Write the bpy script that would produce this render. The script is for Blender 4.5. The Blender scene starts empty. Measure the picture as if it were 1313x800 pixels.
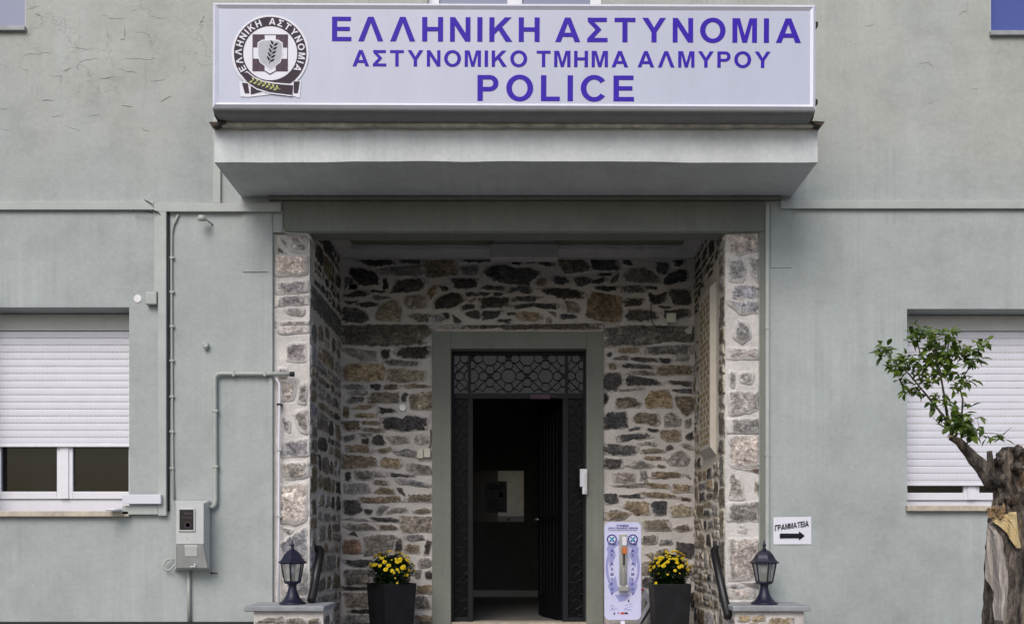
import bpy, bmesh, math, random
from mathutils import Vector, Matrix, noise
random.seed(7)
R = math.radians
F = 1344.0; CZ = 1.55; CX = 664.0; CY = 690.0; CD = 8.4
def X(px, D=8.4): return (px-CX)/F*D
def Z(py, D=8.4): return CZ+(CY-py)/F*D
def P(px, py, D=8.4): return Vector((X(px, D), D-CD, Z(py, D)))
scene = bpy.context.scene
col = scene.collection

# ------------------------------------------------------------------ materials
def N(nt, t, **kw):
    n = nt.nodes.new(t)
    for k, v in kw.items():
        if k in n.inputs.keys(): n.inputs[k].default_value = v
        else: setattr(n, k, v)
    return n
def newmat(name):
    m = bpy.data.materials.new(name); m.use_nodes = True
    nt = m.node_tree; b = nt.nodes['Principled BSDF']
    return m, nt, b
def ramp(nt, fac, stops):
    r = nt.nodes.new('ShaderNodeValToRGB'); e = r.color_ramp.elements
    while len(e) < len(stops): e.new(0.5)
    for i, (p, c) in enumerate(stops):
        e[i].position = p; e[i].color = (c, c, c, 1) if not hasattr(c, '__len__') else (*c, 1)
    nt.links.new(fac, r.inputs[0]); return r.outputs[0]
def mixc(nt, a, b, fac, mode='MIX'):
    m = nt.nodes.new('ShaderNodeMix'); m.data_type = 'RGBA'; m.blend_type = mode
    for s, v in ((6, a), (7, b)):
        if hasattr(v, 'links'): nt.links.new(v, m.inputs[s])
        else: m.inputs[s].default_value = (*v, 1)
    if hasattr(fac, 'links'): nt.links.new(fac, m.inputs[0])
    else: m.inputs[0].default_value = fac
    return m.outputs[2]
def tex(nt, scale, detail=4, rough=.55, vec=None, stretch=None, kind='ShaderNodeTexNoise'):
    g = nt.nodes.new('ShaderNodeNewGeometry'); v = g.outputs['Position']
    if stretch:
        mp = nt.nodes.new('ShaderNodeMapping'); mp.inputs['Scale'].default_value = stretch
        nt.links.new(v, mp.inputs[0]); v = mp.outputs[0]
    n = nt.nodes.new(kind); n.inputs['Scale'].default_value = scale
    if kind == 'ShaderNodeTexNoise':
        n.inputs['Detail'].default_value = detail; n.inputs['Roughness'].default_value = rough
    nt.links.new(v, n.inputs['Vector']); return n
def bump(nt, b, h, strength=.3, dist=.01, prev=None):
    n = nt.nodes.new('ShaderNodeBump'); n.inputs['Strength'].default_value = strength; n.inputs['Distance'].default_value = dist
    nt.links.new(h, n.inputs['Height'])
    if prev: nt.links.new(prev, n.inputs['Normal'])
    nt.links.new(n.outputs[0], b.inputs['Normal']); return n.outputs[0]
def simple(name, c, rough=.6, metal=0, var=.12, scale=9, bmp=.08, bscale=120, spec=.5, stretch=None):
    m, nt, b = newmat(name)
    n = tex(nt, scale, 6, .65, stretch=stretch)
    v = ramp(nt, n.outputs[0], [(.3, 1-var), (.7, 1+var)])
    nt.links.new(mixc(nt, c, v, 1, 'MULTIPLY'), b.inputs['Base Color'])
    b.inputs['Roughness'].default_value = rough; b.inputs['Metallic'].default_value = metal
    b.inputs['Specular IOR Level'].default_value = spec
    if bmp: bump(nt, b, tex(nt, bscale, 4).outputs[0], bmp, .003)
    return m
M = {}
def plaster(name, c, warm, peel=0):
    m, nt, b = newmat(name)
    g = nt.nodes.new('ShaderNodeNewGeometry')
    big = tex(nt, .55, 5, .6).outputs[0]
    sz0 = nt.nodes.new('ShaderNodeSeparateXYZ'); nt.links.new(g.outputs['Position'], sz0.inputs[0])
    mz = nt.nodes.new('ShaderNodeMapRange'); mz.inputs[1].default_value = 3.9; mz.inputs[2].default_value = 5.6; mz.inputs[3].default_value = -.22; mz.inputs[4].default_value = .20
    nt.links.new(sz0.outputs[2], mz.inputs[0]); ad = nt.nodes.new('ShaderNodeMath'); nt.links.new(big, ad.inputs[0]); nt.links.new(mz.outputs[0], ad.inputs[1])
    c1 = mixc(nt, c, warm, ramp(nt, ad.outputs[0], [(.40, 0), (.62, 1)]))
    mid = ramp(nt, tex(nt, 2.6, 7, .68).outputs[0], [(.28, .86), (.5, 1.0), (.74, 1.11)])
    c2 = mixc(nt, c1, mid, 1, 'MULTIPLY')
    fine = ramp(nt, tex(nt, 26, 6, .75).outputs[0], [(.25, .90), (.75, 1.09)])
    c3 = mixc(nt, c2, fine, 1, 'MULTIPLY')
    # rain-washed streaks running down the paint
    st = ramp(nt, tex(nt, 1.0, 6, .7, stretch=(16, 1, .45)).outputs[0], [(.36, 0), (.72, 1)])
    msk = ramp(nt, tex(nt, .9, 3).outputs[0], [(.42, 0), (.66, .55)])
    mm = nt.nodes.new('ShaderNodeMath'); mm.operation = 'MULTIPLY'
    nt.links.new(st, mm.inputs[0]); nt.links.new(msk, mm.inputs[1])
    c4 = mixc(nt, c3, tuple(min(1, k*1.42) for k in c), mm.outputs[0])
    # darker grime blotches with soft outlines
    gm = ramp(nt, tex(nt, 1.35, 8, .72, stretch=(1, 1, .7)).outputs[0], [(.54, 0), (.80, .38)])
    c5 = mixc(nt, c4, tuple(k*.55 for k in c), gm)
    nt.links.new(c5, b.inputs['Base Color'])
    b.inputs['Roughness'].default_value = .82; b.inputs['Specular IOR Level'].default_value = .25
    p = bump(nt, b, tex(nt, 5, 5, .6).outputs[0], .30, .03)
    p = bump(nt, b, tex(nt, 90, 5, .7).outputs[0], .40, .004, p)
    if peel:
        vn = tex(nt, 3.2, kind='ShaderNodeTexVoronoi'); vn.feature = 'DISTANCE_TO_EDGE'
        # warp the cell borders so that the cracks wander
        w = tex(nt, 4, 5, .7); gg = nt.nodes.new('ShaderNodeVectorMath'); gg.operation = 'MULTIPLY_ADD'
        nt.links.new(w.outputs['Color'], gg.inputs[0]); gg.inputs[1].default_value = (.45, .45, .45)
        nt.links.new(g.outputs['Position'], gg.inputs[2]); nt.links.new(gg.outputs[0], vn.inputs['Vector'])
        cr = ramp(nt, vn.outputs[0], [(0, 1), (.018, 0)])
        sx = nt.nodes.new('ShaderNodeSeparateXYZ'); nt.links.new(g.outputs['Position'], sx.inputs[0])
        hz = nt.nodes.new('ShaderNodeMapRange'); hz.inputs[1].default_value = 4.7; hz.inputs[2].default_value = 5.3
        nt.links.new(sx.outputs[2], hz.inputs[0])
        km = ramp(nt, tex(nt, 1.9, 3).outputs[0], [(.47, 0), (.6, 1)])
        a = nt.nodes.new('ShaderNodeMath'); a.operation = 'MULTIPLY'; nt.links.new(cr, a.inputs[0]); nt.links.new(km, a.inputs[1])
        a2 = nt.nodes.new('ShaderNodeMath'); a2.operation = 'MULTIPLY'; nt.links.new(a.outputs[0], a2.inputs[0]); nt.links.new(hz.outputs[0], a2.inputs[1])
        hx = nt.nodes.new('ShaderNodeMapRange'); hx.inputs[1].default_value = 0; hx.inputs[2].default_value = 3; hx.inputs[3].default_value = 1; hx.inputs[4].default_value = .25; nt.links.new(sx.outputs[0], hx.inputs[0])
        a3 = nt.nodes.new('ShaderNodeMath'); a3.operation = 'MULTIPLY'; nt.links.new(a2.outputs[0], a3.inputs[0]); nt.links.new(hx.outputs[0], a3.inputs[1]); a2 = a3
        p = bump(nt, b, a2.outputs[0], .6, .005, p)
    return m
M['facade'] = plaster('facade_paint', (.382, .412, .402), (.430, .440, .402), 1)
M['trim_and_shade_paint'] = plaster('trim_and_shade_paint', (.195, .205, .178), (.215, .222, .190))  # trim colour; on the lintel and right border it carries their shade
M['balcony_paint'] = plaster('balcony_paint', (.60, .62, .62), (.63, .645, .635))
M['trunking'] = simple('trunking_paint', (.42, .445, .42), .55, var=.10, scale=5)
M['soffit'] = plaster('soffit_paint', (.30, .31, .275), (.33, .335, .28))
M['cornice'] = simple('cornice_white', (.46, .45, .45), .7)
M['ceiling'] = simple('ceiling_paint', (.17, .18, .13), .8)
M['white_pvc'] = simple('white_pvc', (.70, .695, .76), .35, var=.03, bmp=.02)
M['white_frame'] = simple('white_frame', (.80, .79, .84), .32, var=.04, bmp=.02)
M['shutter_box'] = simple('shutter_box', (.62, .62, .60), .5, var=.05)
M['marble'] = simple('marble_sill', (.50, .44, .35), .55, var=.25, scale=14)
M['slate'] = simple('slate_cap', (.30, .315, .33), .55, var=.28, scale=7, bmp=.35, bscale=45)
M['alu'] = simple('aluminium', (.88, .87, .94), .33, .3, var=.04, bmp=.02)
M['alu_shade'] = simple('aluminium_shade', (.20, .20, .20), .5, .2, var=.1)  # shade under the sign box put into a darker aluminium
M['panel'] = simple('sign_panel', (.500, .525, .635), .42, var=.05, scale=1.2, bmp=0, stretch=(3, 3, .8))
M['letter_blue'] = simple('letter_vinyl', (.045, .016, .40), .5, var=.06, bmp=0, spec=.15)
M['navy'] = simple('navy_print', (.035, .03, .22), .5, spec=.15, bmp=0)
M['emblem_dark'] = simple('emblem_dark', (.045, .030, .042), .5, spec=.15, bmp=0)
M['emblem_white'] = simple('emblem_white', (.74, .73, .80), .45, var=.03, bmp=0)
M['emblem_grey'] = simple('emblem_grey', (.42, .42, .47), .45, bmp=0)
M['emblem_purple'] = simple('emblem_purple', (.085, .055, .078), .5, spec=.15, var=.25, scale=30, bmp=0)
M['olive'] = simple('olive_leaf', (.42, .45, .15), .5, bmp=0)
M['cyan'] = simple('cyan_print', (.10, .42, .60), .5, bmp=0)
M['print_pale'] = simple('print_pale', (.58, .58, .80), .45, bmp=0, var=.03)
M['print_mid'] = simple('print_mid', (.30, .31, .58), .45, bmp=0, var=.05)
M['print_light'] = simple('print_light', (.70, .70, .84), .45, bmp=0, var=.03)
M['rust'] = simple('rust', (.055, .040, .030), .9, var=.5, scale=30)
M['lip'] = simple('weathered_lip', (.52, .49, .41), .85, var=.4, scale=10, bmp=.5, bscale=30)
M['black_iron'] = simple('black_iron', (.007, .007, .008), .45, .3, var=.2)
M['door_metal'] = simple('door_metal', (.012, .012, .016), .5, .0, var=.15, spec=.2)
M['lantern'] = simple('lantern_paint', (.013, .014, .034), .42, .2, var=.3, scale=40, bmp=.25, bscale=160)
M['handrail'] = simple('handrail_paint', (.012, .011, .012), .38, .1)
M['dark'] = simple('dark_rubber', (.012, .012, .012), .6)
M['wire'] = simple('wire_black', (.015, .015, .017), .5)
M['paper'] = simple('paper', (.76, .75, .83), .7, var=.03, bmp=.02)
M['notice'] = simple('notice_paper', (.24, .23, .26), .7)
M['print_black'] = simple('print_black', (.012, .011, .018), .6, spec=.15, bmp=0)
M['pot'] = simple('pot_plastic', (.010, .0105, .013), .5, spec=.3, var=.45, bscale=200)
M['soil'] = simple('soil', (.03, .02, .013), .95)
M['petal'] = simple('petal', (.78, .60, .015), .6, var=.15, scale=40, bmp=0)
M['steel'] = simple('steel', (.52, .52, .50), .32, .85, var=.1)
M['orange'] = simple('orange_plastic', (.55, .15, .03), .4)
M['red'] = simple('red_print', (.45, .05, .02), .5)
M['meter_box'] = simple('meter_box', (.54, .55, .54), .5, var=.07, scale=6)
M['meter_shade'] = simple('meter_shade', (.34, .345, .33), .6, var=.12)  # darker casing colour carrying the shade of the sloping lower face
M['pipe'] = simple('pipe_pvc', (.40, .42, .39), .5, var=.08)
M['cream'] = simple('cream_plastic', (.58, .57, .47), .45)
M['plaque_cream'] = simple('plaque_cream', (.50, .465, .40), .7, var=.08, bmp=.2)
M['tan'] = simple('plaque_tan', (.27, .19, .09), .75, var=.25, scale=40)
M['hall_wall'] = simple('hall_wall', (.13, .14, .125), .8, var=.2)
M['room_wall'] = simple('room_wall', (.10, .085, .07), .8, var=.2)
M['tile'] = simple('tile_floor', (.20, .195, .185), .4)
M['hatch_dark'] = simple('hatch_dark', (.004, .004, .004), .3)
M['hatch_light'] = simple('hatch_light', (.74, .74, .74), .25, .09, bmp=0)
M['plinth'] = simple('plinth_paint', (.018, .016, .022), .7)
M['asphalt'] = simple('asphalt', (.06, .06, .062), .9, var=.25, scale=30, bmp=.4)
M['paving'] = simple('paving', (.10, .098, .094), .85, var=.15)
M['inner_wood'] = simple('bare_wood', (.56, .43, .22), .75, var=.25, scale=10, bmp=.3, bscale=50, stretch=(6, 6, .6))
M['grey_wood'] = simple('weathered_wood', (.34, .30, .27), .85, var=.45, scale=10, bmp=.6, bscale=40, stretch=(7, 7, .5))

M['splinter'] = simple('splintered_bark', (.22, .14, .07), .9, var=.6, scale=30, bmp=.5, bscale=60)
M['slot'] = simple('slot_dust', (.62, .55, .51), .8)
def glass(name, tint=(.02, .02, .022), rough=.04, alpha=.35, spec=.5):
    m, nt, b = newmat(name); b.inputs['Specular IOR Level'].default_value = spec
    b.inputs['Base Color'].default_value = (*tint, 1); b.inputs['Roughness'].default_value = rough
    b.inputs['IOR'].default_value = 1.5
    tr = nt.nodes.new('ShaderNodeBsdfTransparent'); tr.inputs[0].default_value = (.75, .76, .78, 1)
    mx = nt.nodes.new('ShaderNodeMixShader'); mx.inputs[0].default_value = alpha
    out = nt.nodes['Material Output']
    nt.links.new(tr.outputs[0], mx.inputs[1]); nt.links.new(b.outputs[0], mx.inputs[2]); nt.links.new(mx.outputs[0], out.inputs[0])
    return m
M['glass'] = glass('window_glass', (.012, .011, .010), .03, .55)
M['sky_tint_glass'] = glass('sky_tint_window_glass', (.085, .11, .36), .08, .95)  # reflected blue sky put into the pane colour
M['pale_sky_glass'] = glass('pale_sky_window_glass', (.28, .30, .42), .12, .95)  # paler sky reflection put into the pane colour
M['door_glass'] = glass('door_glass', (.005, .005, .006), .30, .9, .12)
M['transom_glass'] = glass('transom_glass', (.035, .035, .045), .15, .9, .3)  # paler than the door glass: its reflection is put into the tint
M['lamp_glass'] = glass('lamp_glass', (.55, .55, .50), .2, .35)
M['meter_glass'] = glass('meter_glass', (.03, .03, .035), .05, .6)

def stone_mat(name, mortar, smear):
    m, nt, b = newmat(name)
    at = nt.nodes.new('ShaderNodeAttribute'); at.attribute_name = 'Col'
    g = nt.nodes.new('ShaderNodeNewGeometry')
    n1 = tex(nt, 9, 8, .72).outputs[0]; n2 = tex(nt, 38, 8, .8).outputs[0]; n3 = tex(nt, 3.5, 4).outputs[0]
    s = mixc(nt, at.outputs['Color'], ramp(nt, n1, [(.28, .40), (.5, .95), (.72, 1.9)]), 1, 'MULTIPLY')
    s = mixc(nt, s, ramp(nt, n2, [(.32, .30), (.5, 1.0), (.66, 2.0)]), 1, 'MULTIPLY')
    n4 = tex(nt, 19, 6, .8, stretch=(1, 1, 2.2)).outputs[0]
    s = mixc(nt, s, ramp(nt, n4, [(.36, .32), (.47, 1.0), (.62, 1.25), (.70, 2.2)]), 1, 'MULTIPLY')
    # rusty brown staining and pale lichen flecks on the stone
    s = mixc(nt, s, (.20, .13, .06), ramp(nt, tex(nt, 6.5, 6, .7).outputs[0], [(.60, 0), (.76, .55)]))
    s = mixc(nt, s, (.42, .41, .38), ramp(nt, tex(nt, 55, 5, .8).outputs[0], [(.60, 0), (.70, .7)]))
    mo = mixc(nt, mortar, tuple(k*.72 for k in mortar), ramp(nt, tex(nt, 4.5, 7, .7).outputs[0], [(.35, 0), (.7, 1)]))
    mo = mixc(nt, mo, ramp(nt, tex(nt, 60, 6, .75).outputs[0], [(.28, .80), (.74, 1.14)]), 1, 'MULTIPLY')
    # ragged outline: edge distance disturbed by noise
    a = nt.nodes.new('ShaderNodeMath'); a.operation = 'MULTIPLY_ADD'
    nn = tex(nt, 26, 8, .85).outputs[0]
    nt.links.new(nn, a.inputs[0]); a.inputs[1].default_value = 2.6 + smear*2.2; nt.links.new(at.outputs['Alpha'], a.inputs[2])
    a2 = nt.nodes.new('ShaderNodeMath'); a2.operation = 'MULTIPLY_ADD'
    nt.links.new(tex(nt, 7, 4, .6).outputs[0], a2.inputs[0]); a2.inputs[1].default_value = smear*2.2; nt.links.new(a.outputs[0], a2.inputs[2])
    lo = 1.50 + smear*2.84
    k = ramp(nt, a2.outputs[0], [(0, 0), (1, 1)])
    mr = nt.nodes.new('ShaderNodeMapRange'); mr.inputs[1].default_value = lo; mr.inputs[2].default_value = lo + .20 + smear*.4
    nt.links.new(a2.outputs[0], mr.inputs[0])
    # plain mortar (alpha exactly 0) never turns to stone
    gt = nt.nodes.new('ShaderNodeMath'); gt.operation = 'GREATER_THAN'; gt.inputs[1].default_value = .004
    nt.links.new(at.outputs['Alpha'], gt.inputs[0])
    mu = nt.nodes.new('ShaderNodeMath'); mu.operation = 'MULTIPLY'
    nt.links.new(mr.outputs[0], mu.inputs[0]); nt.links.new(gt.outputs[0], mu.inputs[1])
    nt.links.new(mixc(nt, mo, s, mu.outputs[0]), b.inputs['Base Color'])
    b.inputs['Roughness'].default_value = .86; b.inputs['Specular IOR Level'].default_value = .25
    p = bump(nt, b, n1, .8, .018)
    p = bump(nt, b, n2, .8, .006, p)
    p = bump(nt, b, tex(nt, 150, 4, .7).outputs[0], .5, .002, p)
    bump(nt, b, mu.outputs[0], .5, .004, p)
    return m
M['stone_inner'] = stone_mat('rubble_stone', (.68, .635, .60), 0.0)
M['stone_right'] = stone_mat('rubble_stone_cream_mortar', (.68, .62, .53), 0.1)
M['stone_front'] = stone_mat('whitewashed_stone', (.74, .70, .665), .34)

def bark_mat():
    m, nt, b = newmat('bark')
    n1 = tex(nt, 6, 8, .75, stretch=(5, 5, .8)).outputs[0]; n2 = tex(nt, 30, 6, .7, stretch=(2, 2, .6)).outputs[0]
    c = ramp(nt, n1, [(.28, (.022, .018, .015)), (.45, (.085, .068, .057)), (.60, (.26, .215, .175)), (.75, (.40, .30, .20))])
    c = mixc(nt, c, (.26, .15, .06), ramp(nt, tex(nt, 3.2, 6, .7, stretch=(2.5, 2.5, .9)).outputs[0], [(.56, 0), (.70, .7)]))
    c = mixc(nt, c, (.010, .008, .008), ramp(nt, tex(nt, 4.5, 5, .7, stretch=(4, 4, .7)).outputs[0], [(.50, 0), (.62, .85)]))
    c = mixc(nt, c, ramp(nt, n2, [(.3, .4), (.7, 1.9)]), 1, 'MULTIPLY')
    nt.links.new(c, b.inputs['Base Color']); b.inputs['Roughness'].default_value = .9
    p = bump(nt, b, n1, 1, .05); bump(nt, b, n2, .8, .008, p); return m
M['bark'] = bark_mat()
def leaf_mat(name, c1, c2, tr=.35):
    m, nt, b = newmat(name)
    gi = nt.nodes.new('ShaderNodeNewGeometry')
    c = mixc(nt, c1, c2, gi.outputs['Random Per Island'])
    nt.links.new(c, b.inputs['Base Color']); b.inputs['Roughness'].default_value = .42
    t = nt.nodes.new('ShaderNodeBsdfTranslucent'); nt.links.new(c, t.inputs[0])
    mx = nt.nodes.new('ShaderNodeMixShader'); mx.inputs[0].default_value = tr
    nt.links.new(b.outputs[0], mx.inputs[1]); nt.links.new(t.outputs[0], mx.inputs[2])
    nt.links.new(mx.outputs[0], nt.nodes['Material Output'].inputs[0]); return m
M['leaf'] = leaf_mat('citrus_leaf', (.025, .065, .008), (.17, .25, .022))
M['mum_leaf'] = leaf_mat('mum_leaf', (.006, .018, .006), (.022, .050, .012), .2)

M['leaf_door'] = simple('dark_leaf_paint', (.005, .005, .006), .6, spec=.1, bmp=0)
# ------------------------------------------------------------------ geometry helpers
class MB:
    def __init__(s): s.v = []; s.f = []; s.c = []
    def quad(s, *p):
        i = len(s.v); s.v += [tuple(q) for q in p]; s.f.append(tuple(range(i, i+len(p)))); return s
    def box(s, x0, x1, y0, y1, z0, z1):
        i = len(s.v)
        s.v += [(x, y, z) for x in (x0, x1) for y in (y0, y1) for z in (z0, z1)]
        for f in ((0, 1, 3, 2), (4, 6, 7, 5), (0, 4, 5, 1), (2, 3, 7, 6), (0, 2, 6, 4), (1, 5, 7, 3)):
            s.f.append(tuple(i+k for k in f))
        return s
    def prism(s, pts, y0, y1, holes=False):      # pts: (x,z) outline, front face at y0
        i = len(s.v); n = len(pts)
        s.v += [(x, y0, z) for x, z in pts] + [(x, y1, z) for x, z in pts]
        s.f.append(tuple(i+k for k in range(n))); s.f.append(tuple(i+n+k for k in reversed(range(n))))
        for k in range(n): s.f.append((i+k, i+n+k, i+n+(k+1) % n, i+(k+1) % n))
        return s
    def tube(s, pts, r, n=8, cap=True):
        pts = [Vector(p) for p in pts]; rs = r if hasattr(r, '__len__') else [r]*len(pts)
        i0 = len(s.v); prev = None
        for k, p in enumerate(pts):
            d = (pts[min(k+1, len(pts)-1)]-pts[max(k-1, 0)]).normalized()
            if prev is None:
                a = Vector((0, 0, 1)) if abs(d.z) < .9 else Vector((1, 0, 0))
                u = d.cross(a).normalized()
            else: u = (prev-d*prev.dot(d)).normalized()
            prev = u; w = d.cross(u)
            for j in range(n):
                t = 2*math.pi*j/n; q = p+(u*math.cos(t)+w*math.sin(t))*rs[k]; s.v.append(tuple(q))
        for k in range(len(pts)-1):
            for j in range(n):
                a = i0+k*n+j; b = i0+k*n+(j+1) % n; s.f.append((a, b, b+n, a+n))
        if cap:
            s.f.append(tuple(i0+j for j in reversed(range(n)))); e = i0+(len(pts)-1)*n; s.f.append(tuple(e+j for j in range(n)))
        return s
    def lathe(s, prof, c, n=24, rot=0, axis='Z'):
        i0 = len(s.v)
        for r, h in prof:
            for j in range(n):
                t = 2*math.pi*j/n+rot
                if axis == 'Z': s.v.append((c[0]+r*math.cos(t), c[1]+r*math.sin(t), c[2]+h))
                else: s.v.append((c[0]+r*math.cos(t), c[1]+h, c[2]+r*math.sin(t)))
        for k in range(len(prof)-1):
            for j in range(n):
                a = i0+k*n+j; b = i0+k*n+(j+1) % n; s.f.append((a, b, b+n, a+n))
        s.f.append(tuple(i0+j for j in reversed(range(n)))); e = i0+(len(prof)-1)*n; s.f.append(tuple(e+j for j in range(n)))
        return s
    def build(s, name, mat, parent=None, smooth=False, bevel=0, fix=True):
        me = bpy.data.meshes.new(name); me.from_pydata(s.v, [], s.f); me.materials.append(mat)
        if s.c:
            a = me.color_attributes.new('Col', 'FLOAT_COLOR', 'POINT')
            a.data.foreach_set('color', [k for q in s.c for k in q])
        if fix:
            bm = bmesh.new(); bm.from_mesh(me); bmesh.ops.recalc_face_normals(bm, faces=bm.faces); bm.to_mesh(me); bm.free()
        if smooth: me.polygons.foreach_set('use_smooth', [True]*len(me.polygons))
        me.update()
        o = bpy.data.objects.new(name, me); col.objects.link(o)
        if bevel:
            b = o.modifiers.new('edge', 'BEVEL'); b.width = bevel; b.segments = 2; b.limit_method = 'ANGLE'; b.angle_limit = R(40)
        if parent:
            o.parent = parent; o.matrix_parent_inverse = Matrix.Translation(-Vector(parent.location))
        return o
def tag(o, label=None, cat=None, group=None, kind=None):
    for k, v in (('label', label), ('category', cat), ('group', group), ('kind', kind)):
        if v: o[k] = v
    return o
def thing(name, label, cat, loc=(0, 0, 0), group=None):
    o = bpy.data.objects.new(name, None); o.empty_display_size = .1; col.objects.link(o); o.location = loc
    return tag(o, label, cat, group)
def dup(root, loc, label, rotz=0):
    r = root.copy(); col.objects.link(r); r.location = loc; r.rotation_euler.z = rotz; r['label'] = label
    def rec(src, dst):
        for ch in list(src.children):
            c = ch.copy(); col.objects.link(c); c.parent = dst; c.matrix_parent_inverse = ch.matrix_parent_inverse.copy(); rec(ch, c)
    for ch in list(root.children):
        c = ch.copy(); col.objects.link(c); c.parent = r; c.matrix_parent_inverse = ch.matrix_parent_inverse.copy(); rec(ch, c)
    return r
def sheet(u_cuts, v_cuts, holes, mapf, mb):
    """grid of quads with rectangular holes; mapf(u, v) -> point"""
    for i in range(len(u_cuts)-1):
        for j in range(len(v_cuts)-1):
            cu = (u_cuts[i]+u_cuts[i+1])/2; cv = (v_cuts[j]+v_cuts[j+1])/2
            if any(h[0] < cu < h[1] and h[2] < cv < h[3] for h in holes): continue
            mb.quad(mapf(u_cuts[i], v_cuts[j]), mapf(u_cuts[i+1], v_cuts[j]), mapf(u_cuts[i+1], v_cuts[j+1]), mapf(u_cuts[i], v_cuts[j+1]))

# ------------------------------------------------------------------ lettering (own glyph outlines)
def ring(cx, cz, rx, rz, ix, iz, a0, a1, n):
    out = []
    for k in range(n):
        t0 = R(a0+(a1-a0)*k/n); t1 = R(a0+(a1-a0)*(k+1)/n)
        out.append([(cx+ix*math.cos(t0), cz+iz*math.sin(t0)), (cx+rx*math.cos(t0), cz+rz*math.sin(t0)),
                    (cx+rx*math.cos(t1), cz+rz*math.sin(t1)), (cx+ix*math.cos(t1), cz+iz*math.sin(t1))])
    return out
def rc(x0, x1, z0, z1): return [(x0, z0), (x1, z0), (x1, z1), (x0, z1)]
LAM = [(0, 0), (.22, 0), (.49, .76), (.76, 0), (.98, 0), (.6, 1), (.38, 1)]
def ax(z): return .22+.27*z/.76
G = {
 'E': (.76, [[(0, 0), (.76, 0), (.76, .17), (.2, .17), (.2, .42), (.70, .42), (.70, .585), (.2, .585), (.2, .83), (.74, .83), (.74, 1), (0, 1)]]),
 'Λ': (.98, [LAM]),
 'A': (.98, [LAM, [(ax(.21), .21), (.98-ax(.21), .21), (.98-ax(.38), .38), (ax(.38), .38)]]),
 'H': (.82, [rc(0, .2, 0, 1), rc(.62, .82, 0, 1), rc(.2, .62, .42, .595)]),
 'N': (.80, [[(0, 0), (.19, 0), (.19, .66), (.6, 0), (.8, 0), (.8, 1), (.61, 1), (.61, .35), (.2, 1), (0, 1)]]),
 'I': (.20, [rc(0, .2, 0, 1)]),
 'K': (.88, [[(0, 0), (.2, 0), (.2, .3), (.36, .47), (.64, 0), (.9, 0), (.5, .61), (.87, 1), (.61, 1), (.2, .56), (.2, 1), (0, 1)]]),
 'Σ': (.80, [[(0, 0), (.8, 0), (.8, .17), (.26, .17), (.56, .51), (.27, .83), (.77, .83), (.77, 1), (.02, 1), (.02, .85), (.33, .51), (0, .14)]]),
 'T': (.82, [[(.31, 0), (.51, 0), (.51, .83), (.82, .83), (.82, 1), (0, 1), (0, .83), (.31, .83)]]),
 'Y': (.92, [[(.36, 0), (.56, 0), (.56, .42), (.92, 1), (.69, 1), (.46, .6), (.23, 1), (0, 1), (.36, .42)]]),
 'O': (1.0, ring(.5, .5, .5, .52, .29, .345, 0, 360, 28)),
 'M': (.96, [[(0, 0), (.19, 0), (.19, .78), (.39, 0), (.57, 0), (.77, .78), (.77, 0), (.96, 0), (.96, 1), (.67, 1), (.48, .3), (.29, 1), (0, 1)]]),
 'P': (.78, [rc(0, .2, 0, 1), rc(.2, .46, .83, 1), rc(.2, .46, .37, .54)] + ring(.46, .685, .32, .315, .125, .145, -90, 90, 10)),
 'L': (.70, [[(0, 0), (.70, 0), (.70, .17), (.2, .17), (.2, 1), (0, 1)]]),
 'C': (.93, ring(.5, .5, .5, .52, .29, .345, 36, 324, 22)),
 'Γ': (.68, [[(0, 0), (.2, 0), (.2, .83), (.68, .83), (.68, 1), (0, 1)]]),
 'Θ': (1.0, ring(.5, .5, .5, .52, .29, .345, 0, 360, 24) + [rc(.36, .64, .42, .58)]),
 'Π': (.82, [[(0, 0), (.2, 0), (.2, .83), (.62, .83), (.62, 0), (.82, 0), (.82, 1), (0, 1)]]),
 'X': (.92, [[(0, 0), (.25, 0), (.46, .34), (.67, 0), (.92, 0), (.59, .51), (.89, 1), (.65, 1), (.46, .68), (.27, 1), (.03, 1), (.33, .51)]]),
 'Ω': (1.0, ring(.5, .56, .48, .46, .28, .29, -50, 230, 22) + [rc(.04, .40, 0, .16), rc(.60, .96, 0, .16)]),
 '.': (.20, [rc(0, .2, 0, .2)]),
 'D': (.86, [rc(0, .2, 0, 1), rc(.2, .36, .83, 1), rc(.2, .36, 0, .17)] + ring(.36, .5, .5, .5, .29, .33, -90, 90, 12)),
}
ALIAS = {'Ε': 'E', 'Α': 'A', 'Η': 'H', 'Ν': 'N', 'Ι': 'I', 'Κ': 'K', 'Τ': 'T', 'Υ': 'Y', 'Ο': 'O', 'Μ': 'M', 'Ρ': 'P', 'Χ': 'X', 'Β': 'P'}
def layout(text, gap=.17, space=.45):
    x = 0; out = []
    for ch in text:
        if ch == ' ': x += space; continue
        w, ps = G[ALIAS.get(ch, ch)]; out.append((x, w, ps)); x += w+gap
    return out, x-gap
def write(mb, text, x0, x1, z0, h, y, th=.003, sx=None, slope=0, bend=None):
    """fit text between x0 and x1 with cap height h by changing the letter spacing"""
    n = len(text.replace(' ', ''))-1
    SP = .34; sx = sx or 1.05
    _, w0 = layout(text, 0, SP)
    gap = max(((x1-x0)/(h*sx)-w0)/max(n, 1), .06)
    _, w1 = layout(text, gap, SP); k = (x1-x0)/w1
    for gx, w, ps in layout(text, gap, SP)[0]:
        for p in ps: mb.prism([(x0+(gx+a)*k, z0+b*h+slope*(gx+a)*k) for a, b in p], y, y+th)
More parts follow.
